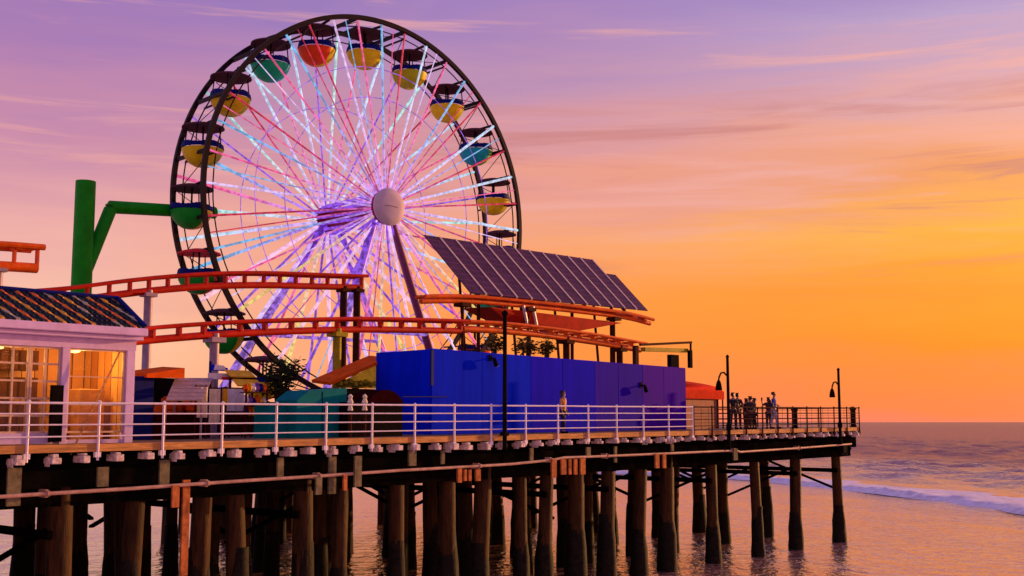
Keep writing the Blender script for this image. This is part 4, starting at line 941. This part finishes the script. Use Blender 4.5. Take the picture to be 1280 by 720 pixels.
# teal cabinets
q = on_d(370, 487, 2.4); t = thing('utility_cabinet', 'large teal cabinet with chamfered top left corner behind the railing', 'cabinet', (q.x, 2.4, deck(q.x)), 'teal cabinets')
a0, a1, a2 = on_d(371, 500, 2.4), on_d(386, 488, 2.4), on_d(434, 485, 2.4)
b = MB(); z0 = deck(a0.x); f_ = [(a0.x, z0), (a2.x, z0), (a2.x, a2.z), (a1.x, a1.z), (a0.x, a0.z)]
b.add([(x, 2.4, z) for x, z in f_] + [(x, 3.6, z) for x, z in f_], [(0, 1, 2, 3, 4), (9, 8, 7, 6, 5)] + [(i, i + 5, (i + 1) % 5 + 5, (i + 1) % 5) for i in range(5)]); b.build('body', M['teal'], t, bevel=.02)
b = MB(); mx_ = (a0.x + a2.x) / 2; b.bbox((mx_ - .012, 2.388, z0 + .1), (mx_ + .012, 2.398, a2.z - .15)); b.bbox((mx_ + .08, 2.35, z0 + .8), (mx_ + .12, 2.398, z0 + 1.0)); b.build('door_gap', M['black'], t)
q = on_d(335, 505, 2.9); t = thing('utility_cabinet', 'low teal cabinet left of the large one under the bush', 'cabinet', (q.x, 2.9, deck(q.x)), 'teal cabinets')
booth_box(t, 'body', 336, 368, 506, 2.9, .8, M['teal']); booth_box(t, 'lid', 335, 369, 504, 2.85, .9, M['navy'], bottom=506)
# dark barrel roofed hut
a, c = on_d(436, 498, 1.9), on_d(505, 498, 1.9); t = thing('barrel_hut', 'low black hut with arched maroon roof beside the blue wall', 'hut', ((a.x + c.x) / 2, 1.9, deck(a.x)))
b = MB(); b.bbox((a.x, 1.95, deck(a.x)), (c.x, 3.0, a.z - .12)); b.build('body', M['black'], t, bevel=.02)
b = MB(); n = 14; mid_ = on_d(478, 487, 1.9).z; xm = on_d(478, 487, 1.9).x
arc = [(c.x + (a.x + .9 - c.x) * i / n, (a.z - .14) + (mid_ - a.z + .14) * math.sin(math.pi * i / n) ** .7) for i in range(n + 1)]
b.add([(x, 1.9, z) for x, z in arc] + [(x, 3.05, z) for x, z in arc], [(i, i + 1, i + n + 2, i + n + 1) for i in range(n)] + [tuple(range(n + 1)), tuple(range(2 * n + 1, n, -1))]); b.build('roof', M['maroon'], t, smooth=True)
for i, x in enumerate((438, 456)):
    q = on_d(x, 503, 1.5); t = thing('planter_pot', 'small pale figure shaped pot %s' % ('at the edge of the teal cabinet' if i == 0 else 'in front of the arched hut roof'), 'pot', (q.x, 2.2, deck(q.x)))
    z0 = on_d(x, 496, 2.2).z; b = MB(); b.lathe([(.10, z0 - deck(q.x) - .48), (.06, z0 - deck(q.x) - .3), (.11, z0 - deck(q.x) - .2), (.06, z0 - deck(q.x) - .08), (.09, z0 - deck(q.x)), (.02, z0 - deck(q.x) + .08)], (on_d(x, 496, 1.75).x, 1.75, deck(q.x)), 12); b.build('pot', M['cream'], t, smooth=True)
    b = MB(); b.tube((on_d(x, 496, 1.75).x, 1.75, deck(q.x)), (on_d(x, 496, 1.75).x, 1.75, z0 - .45), .06, 8); b.build('pedestal', M['brown'], t)
# sloping orange roof stall behind
a, c = on_d(410, 482, 6), on_d(476, 446, 6); t = thing('snack_stall', 'snack stall with sloping orange roof in front of the wheel legs', 'stall', (a.x, 6, deck(a.x)))
b = MB(); lo = on_d(408, 478, 6.0); hi_ = on_d(480, 447, 6.0); b.slab((lo.x, 5.8, lo.z), (hi_.x, 5.8, hi_.z), (hi_.x, 6.9, hi_.z + .12), (lo.x, 6.9, lo.z + .12), -.12); b.build('roof', M['orange'], t)
b = MB(); b.bbox((lo.x + .3, 6.2, deck(lo.x)), (hi_.x, 7.4, lo.z - .2)); b.build('body', M['black'], t)
b = MB(); b.add([(lo.x + .3, 6.15, lo.z - .18), (hi_.x - .05, 6.15, lo.z - .18), (hi_.x - .05, 6.15, hi_.z - .2)], [(0, 1, 2)]); b.build('gable', M['olive'], t)
b = MB()
for i in range(9):
    x = lo.x + .7 + i * .26; b.lathe([(.03, 0), (.11, .05), (.10, .16), (.03, .22)], (x, 6.0, lo.z - .14 + .05 * (i % 3)), 8)
b.build('bunting', M['olive'], t, smooth=True)
# crowd of small prize shelves between the sheets and the cabinet
q = on_d(318, 510, 4); t = thing('prize_rack', 'cluttered rack of purple and orange prizes under the wheel at left', 'rack', (q.x, 4, deck(q.x)))
b = MB()
for x in (308, 334):
    p = on_d(x, 486, 4); b.tube((p.x, 4, deck(p.x)), (p.x, 4, p.z), .04, 6)
for y in (490, 505, 520): a, c = on_d(306, y, 4), on_d(336, y, 4); b.bbox((a.x, 3.9, a.z - .03), (c.x, 4.3, a.z))
b.build('frame', M['brown'], t)
cols_ = [M['orange'], M['white'], M['navy'], M['yellow'], mat('purple_cloth', (.22, .06, .42), .6)]
for i in range(18):
    y = (490, 505, 520)[i % 3]; p = on_d(309 + (i // 3) * 4.6, y, 4); b = MB(); h = r2.uniform(.18, .34); b.lathe([(.05, 0), (.11, h * .3), (.10, h * .6), (.05, h * .65), (.08, h * .85), (.02, h)], (p.x, 4.08, p.z + .003), 8); b.build('prize', cols_[i % 5], t, smooth=True)

# ------------------------------------------------------------------ steel frame, tent and posts towards the sea
fd = 4.2
t0 = on_d(800, 431, fd); t1 = on_d(864, 428, fd)
t = thing('overhead_gantry', 'dark overhead frame with olive beam at the seaward end of the wall', 'frame', (t1.x, fd, deck(t1.x)))
b = MB(); b.beam((t0.x, fd, t0.z), (t1.x, fd, t1.z), .12, .12); b.build('top_bar', M['brown'], t)
y1_ = on_d(864, 460, fd).z; b = MB(); b.bbox((t1.x - .26, fd - .08, y1_), (t1.x - .02, fd + .08, t1.z - .42)); b.beam((t1.x - .06, fd, t1.z - .42), (t1.x - .06, fd, t1.z - .05), .08, .08); b.build('drop_post', M['black'], t)
a, c = on_d(808, 434, fd), on_d(862, 440, fd); b = MB(); b.beam((a.x, fd + .2, a.z - .1), (c.x, fd + .2, c.z + .08), .26, .2); b.build('olive_beam', M['olive'], t)
a, c = on_d(841, 443, fd), on_d(851, 462, fd); b = MB(); b.bbox((a.x, fd + .1, deck(a.x)), (c.x, fd + .35, a.z)); b.build('main_post', M['black'], t)
a = on_d(799, 432, fd); b = MB(); b.bbox((a.x - .16, fd + .1, deck(a.x)), (a.x + .1, fd + .3, a.z)); b.build('rear_post', M['brown'], t)
td = 4.0
a, c = on_d(860, 490, td), on_d(905, 503, td); ap = on_d(868, 479, td + 1.5)
tent = thing('canopy_tent', 'red canopy tent with rose side walls beyond the end of the wall', 'tent', ((a.x + c.x) / 2, td + 1.5, deck(a.x)))
x0, x1, dA, dB = on_d(840, 490, td).x, c.x, td, td + 3.2; ez = on_d(890, 489, td).z; tz = on_d(865, 475, td + 1.6).z
b = MB(); xm = x0 + (x1 - x0) * .3; cx0, cy0 = (x0 + x1) / 2, (dA + dB) / 2; rx_, ry_ = (x1 - x0) / 2, (dB - dA) / 2; n = 4; rows_ = []
for j in range(9):
    f = j / 8; k = 1 - f; z = ez + (tz - ez) * (f ** .45) ; rr = k
    rows_.append([(cx0 + rx_ * rr * sx - rx_ * .3 * f, cy0 + ry_ * rr * sy, z) for sx, sy in ((-1, -1), (1, -1), (1, 1), (-1, 1))])
b.add([v for r in rows_ for v in r], [(i * 4 + j, i * 4 + (j + 1) % 4, (i + 1) * 4 + (j + 1) % 4, (i + 1) * 4 + j) for i in range(8) for j in range(4)]); b.build('roof', M['redtent'], tent, smooth=True)
b = MB(); vz = .42
for (p, q_) in (((x0, dA), (x1, dA)), ((x1, dA), (x1, dB)), ((x1, dB), (x0, dB)), ((x0, dB), (x0, dA))): b.slab((p[0], p[1], ez - vz), (q_[0], q_[1], ez - vz), (q_[0], q_[1], ez + .003), (p[0], p[1], ez + .003), .02)
b.build('valance', M['redtent'], tent)
b = MB(); b.bbox((x0 + .1, dA + .1, deck(x0)), (x1 - .55, dA + .13, ez - vz)); b.bbox((x0 + .1, dB - .1, deck(x0)), (x1 - .1, dB - .07, ez - vz)); b.build('side_wall', M['tentwall'], tent)
for x in (x0, x1 - .5, x1):
    for dd in (dA + .06, dB - .06): b = MB(); b.tube((x - .04, dd, deck(x)), (x - .04, dd, ez), .04, 6); b.build('pole', M['rail_backlit'], tent)
for (x, yt, lab) in ((993, 510, 'stout black bin shaped post beside the mesh railing'), (1066, 509, 'stout black post by the last lamp at the pier corner')):
    q = on_d(x, yt, .5); z0 = deck(q.x); t = thing('bollard', lab, 'bollard', (q.x, .5, z0), 'black posts near the pier end')
    b = MB(); b.lathe([(.2, 0), (.2, .06), (.15, .1), (.15, q.z - z0 - .16), (.2, q.z - z0 - .12), (.17, q.z - z0 - .03), (.04, q.z - z0 + .04)], (q.x, .5, z0), 14); b.build('body', M['black'], t, smooth=True)

# ------------------------------------------------------------------ people
def skin_mesh(nodes, edges, name, m, parent, sub=2, smooth=True):
    me = bpy.data.meshes.new(name); keys = list(nodes); me.from_pydata([nodes[k][0] for k in keys], [(keys.index(a), keys.index(c)) for a, c in edges], [])
    ob = bpy.data.objects.new(name, me); C.objects.link(ob)
    mo = ob.modifiers.new('skin', 'SKIN'); mo.use_smooth_shade = smooth
    sv = me.skin_vertices[0].data
    for k, v in zip(keys, sv):
        r = nodes[k][1]; v.radius = r if isinstance(r, tuple) else (r, r); v.use_root = (k == keys[0])
    su = ob.modifiers.new('sub', 'SUBSURF'); su.levels = sub; su.render_levels = sub
    dg = bpy.context.evaluated_depsgraph_get(); dg.update(); nm = bpy.data.meshes.new_from_object(ob.evaluated_get(dg))
    ob.modifiers.clear(); ob.data = nm; bpy.data.meshes.remove(me)
    nm.materials.clear(); nm.materials.append(m)
    for p in nm.polygons: p.use_smooth = True
    ob.parent = parent; return ob
def person(label, s, d, face, shirt, legs_, hair=None, long_hair=False, h=1.74, armL=None, armR=None, stride=.08, shorts=False, phone=False, bag=None, slim=1.0):
    """Figure facing local -y; arms given as (elbow, hand) points."""
    k = h / 1.74; t = local_thing('person', label, 'person', W((s, d, deck(s))), face, 'people on the pier')
    V = lambda x, y, z: Vector((x * k, y * k, z * k))
    aL = armL or ((-.27, .02, 1.14), (-.27, -.08, .88)); aR = armR or ((.27, .02, 1.14), (.27, -.08, .88)); st = stride
    n = {'pel': (V(0, 0, .95), (.145 * slim, .11)), 'waist': (V(0, 0, 1.10), (.125 * slim, .095)), 'chest': (V(0, -.01, 1.30), (.155 * slim, .11)), 'sh': (V(0, 0, 1.43), (.12 * slim, .08)), 'neck': (V(0, -.01, 1.52), .052), 'jaw': (V(0, -.03, 1.57), (.058, .066)), 'head': (V(0, -.02, 1.655), (.076, .092)), 'top': (V(0, -.005, 1.715), (.06, .07)),
         'nose': (V(0, -.115, 1.625), .012)}
    e = [('pel', 'waist'), ('waist', 'chest'), ('chest', 'sh'), ('sh', 'neck'), ('neck', 'jaw'), ('jaw', 'head'), ('head', 'top'), ('head', 'nose')]
    for sd, A in ((-1, aL), (1, aR)):
        q = 'L' if sd < 0 else 'R'; el, ha = V(*A[0]), V(*A[1]); dr = (ha - el).normalized(); side = Vector((0, 0, 1)).cross(dr)
        if side.length < .1: side = Vector((0, 1, 0))
        side.normalize()
        n['s' + q] = (V(sd * .175 * slim, 0, 1.41), .062); n['e' + q] = (el, .042); n['w' + q] = (ha, .028); n['p' + q] = (ha + dr * .07, (.034, .02))
        e += [('sh', 's' + q), ('s' + q, 'e' + q), ('e' + q, 'w' + q), ('w' + q, 'p' + q)]
        for i in range(4):
            f1 = ha + dr * (.10) + side * (.026 - .017 * i); f2 = f1 + (dr * .8 + Vector((0, -.4, -.2))).normalized() * (.05, .06, .055, .042)[i]
            n['f%d%s' % (i, q)] = (f1, .009); n['g%d%s' % (i, q)] = (f2, .008); e += [('p' + q, 'f%d%s' % (i, q)), ('f%d%s' % (i, q), 'g%d%s' % (i, q))]
        n['t' + q] = (ha + dr * .06 + side * .055, .010); e.append(('w' + q, 't' + q))
        ky = -.05 if sd < 0 else .02; fy = -st if sd < 0 else st
        n['h' + q] = (V(sd * .09, 0, .88), .098 * slim); n['k' + q] = (V(sd * .10, fy * .5 + ky * .6, .48), .06); n['a' + q] = (V(sd * .105, fy + .02, .09), .042); n['o' + q] = (V(sd * .12, fy - .14, .035), (.042, .03))
        e += [('pel', 'h' + q), ('h' + q, 'k' + q), ('k' + q, 'a' + q), ('a' + q, 'o' + q)]
    skin_mesh(n, e, 'body', M['skin'], t)
    def sub(keys, edges, grow, name, m, trim=None):
        nn_ = {}
        for kk in keys:
            p, r = n[kk]; nn_[kk] = (trim[kk] if trim and kk in trim else p, tuple(x * grow + .012 for x in (r if isinstance(r, tuple) else (r, r))))
        return skin_mesh(nn_, edges, name, m, t)
    lerp = lambda a, c, f: n[a][0].lerp(n[c][0], f)
    sub(['chest', 'waist', 'pel', 'sh', 'sL', 'sR', 'eL', 'eR'], [('pel', 'waist'), ('waist', 'chest'), ('chest', 'sh'), ('sh', 'sL'), ('sh', 'sR'), ('sL', 'eL'), ('sR', 'eR')], 1.06, 'shirt', shirt, {'eL': lerp('sL', 'eL', .85), 'eR': lerp('sR', 'eR', .85), 'pel': V(0, 0, .93)})
    ends = {'aL': lerp('kL', 'aL', .12 if shorts else .92), 'aR': lerp('kR', 'aR', .12 if shorts else .92)}
    sub(['pel', 'hL', 'hR', 'kL', 'kR'] + ([] if shorts else ['aL', 'aR']), [('pel', 'hL'), ('pel', 'hR'), ('hL', 'kL'), ('hR', 'kR')] + ([] if shorts else [('kL', 'aL'), ('kR', 'aR')]), 1.08, 'trousers', legs_, None if shorts else ends)
    for q in 'LR':
        b = MB(); a = n['a' + q][0]; o = n['o' + q][0]; b.path([a + Vector((0, .05, -.055)), a + Vector((0, 0, -.045)), o + Vector((0, 0, .012)), o + Vector((0, -.04, 0))], [.04, .052, .05, .03], 10); b.build('shoe', M['black'], t, smooth=True)
    hn = {'a': (V(0, .018, 1.69), (.082, .092)), 'b': (V(0, .02, 1.73), (.055, .062)), 'c': (V(0, .06, 1.63), (.06, .035))}
    he = [('a', 'b'), ('a', 'c')]
    if long_hair: hn['d'] = (V(0, .085, 1.42), (.08, .03)); he.append(('c', 'd'))
    skin_mesh(hn, he, 'hair', hair or M['hair'], t)
    b = MB()
    for sx in (-.032, .032): b.lathe([(.002, -.011), (.011, 0), (.002, .011)], V(sx, -.098, 1.655), 8)
    b.build('eye', M['black'], t, smooth=True)
    if phone:
        hd = n['pR'][0]; b = MB(); b.box(hd + Vector((0, -.04, .06)), (.08, .012, .16)); pb = b.build('phone', M['black'], t)
        pb['label'] = 'phone held up in one hand'
    if bag is not None:
        b = MB(); b.box(V(0, .2, 1.2), (.3, .16, .42)); b.build('backpack', bag, t, bevel=.05)
    return t
cl = {k: mat('cloth_' + k, c, .8, vary=.25, scale=9) for k, c in dict(amber=(.62, .30, .08), black=(.015, .012, .014), wine=(.06, .012, .015), blue=(.02, .05, .42), white=(.62, .52, .60), indigo=(.05, .02, .22), char=(.03, .018, .02)).items()}
def PX(x, d): return on_d(x, 530, d).x
VF = YAW   # facing -y in pier frame = facing out to the railing
person('person in amber top and black trousers standing before the blue wall', PX(704, .9), .9, -YAW * 0 + VF + .3, cl['amber'], cl['black'], long_hair=True, h=1.68)
up1 = ((.25, -.12, 1.52), (.17, -.22, 1.80)); up2 = ((-.25, -.12, 1.52), (-.17, -.22, 1.80))
person('tall person in dark clothes close beside the lamp post, left of a pair', PX(917, 1.3), 1.3, VF + 1.7, cl['black'], cl['char'], h=1.80, slim=.88)
person('tall person in dark wine clothes, right of the pair at the lamp post', PX(922.5, 1.7), 1.7, VF + 1.9, cl['wine'], cl['black'], h=1.80, slim=.88)
person('person in dark clothes bending an elbow out to the side, in a huddle of three', PX(933, 1.5), 1.5, VF + 2.4, cl['wine'], cl['wine'], h=1.52, slim=.9, armL=((-.34, -.1, 1.28), (-.12, -.2, 1.40)), armR=((.36, -.05, 1.3), (.14, -.2, 1.42)))
person('person in black at the middle of a huddle of three', PX(938, 1.1), 1.1, VF + 2.9, cl['black'], cl['wine'], h=1.62, slim=.95)
person('person in charcoal at the right of a huddle of three', PX(943, 1.4), 1.4, VF + 3.6, cl['char'], cl['black'], h=1.54, slim=.9, long_hair=True)
person('person in wine red holding up a phone, left of the one in blue', PX(961, 1.5), 1.5, VF + 2.2, cl['wine'], cl['char'], h=1.60, slim=.9, armR=((.30, -.25, 1.32), (.30, -.42, 1.56)), phone=True)
person('person in bright blue shirt and pale shorts carrying a dark bag', PX(968, .7), .7, VF + .5, cl['blue'], cl['white'], h=1.86, stride=.16, armL=((-.3, .05, 1.16), (-.33, -.05, .92)), armR=((.34, -.02, 1.2), (.2, -.2, 1.12)), bag=cl['black'])
print('BUILT', len(bpy.data.objects))
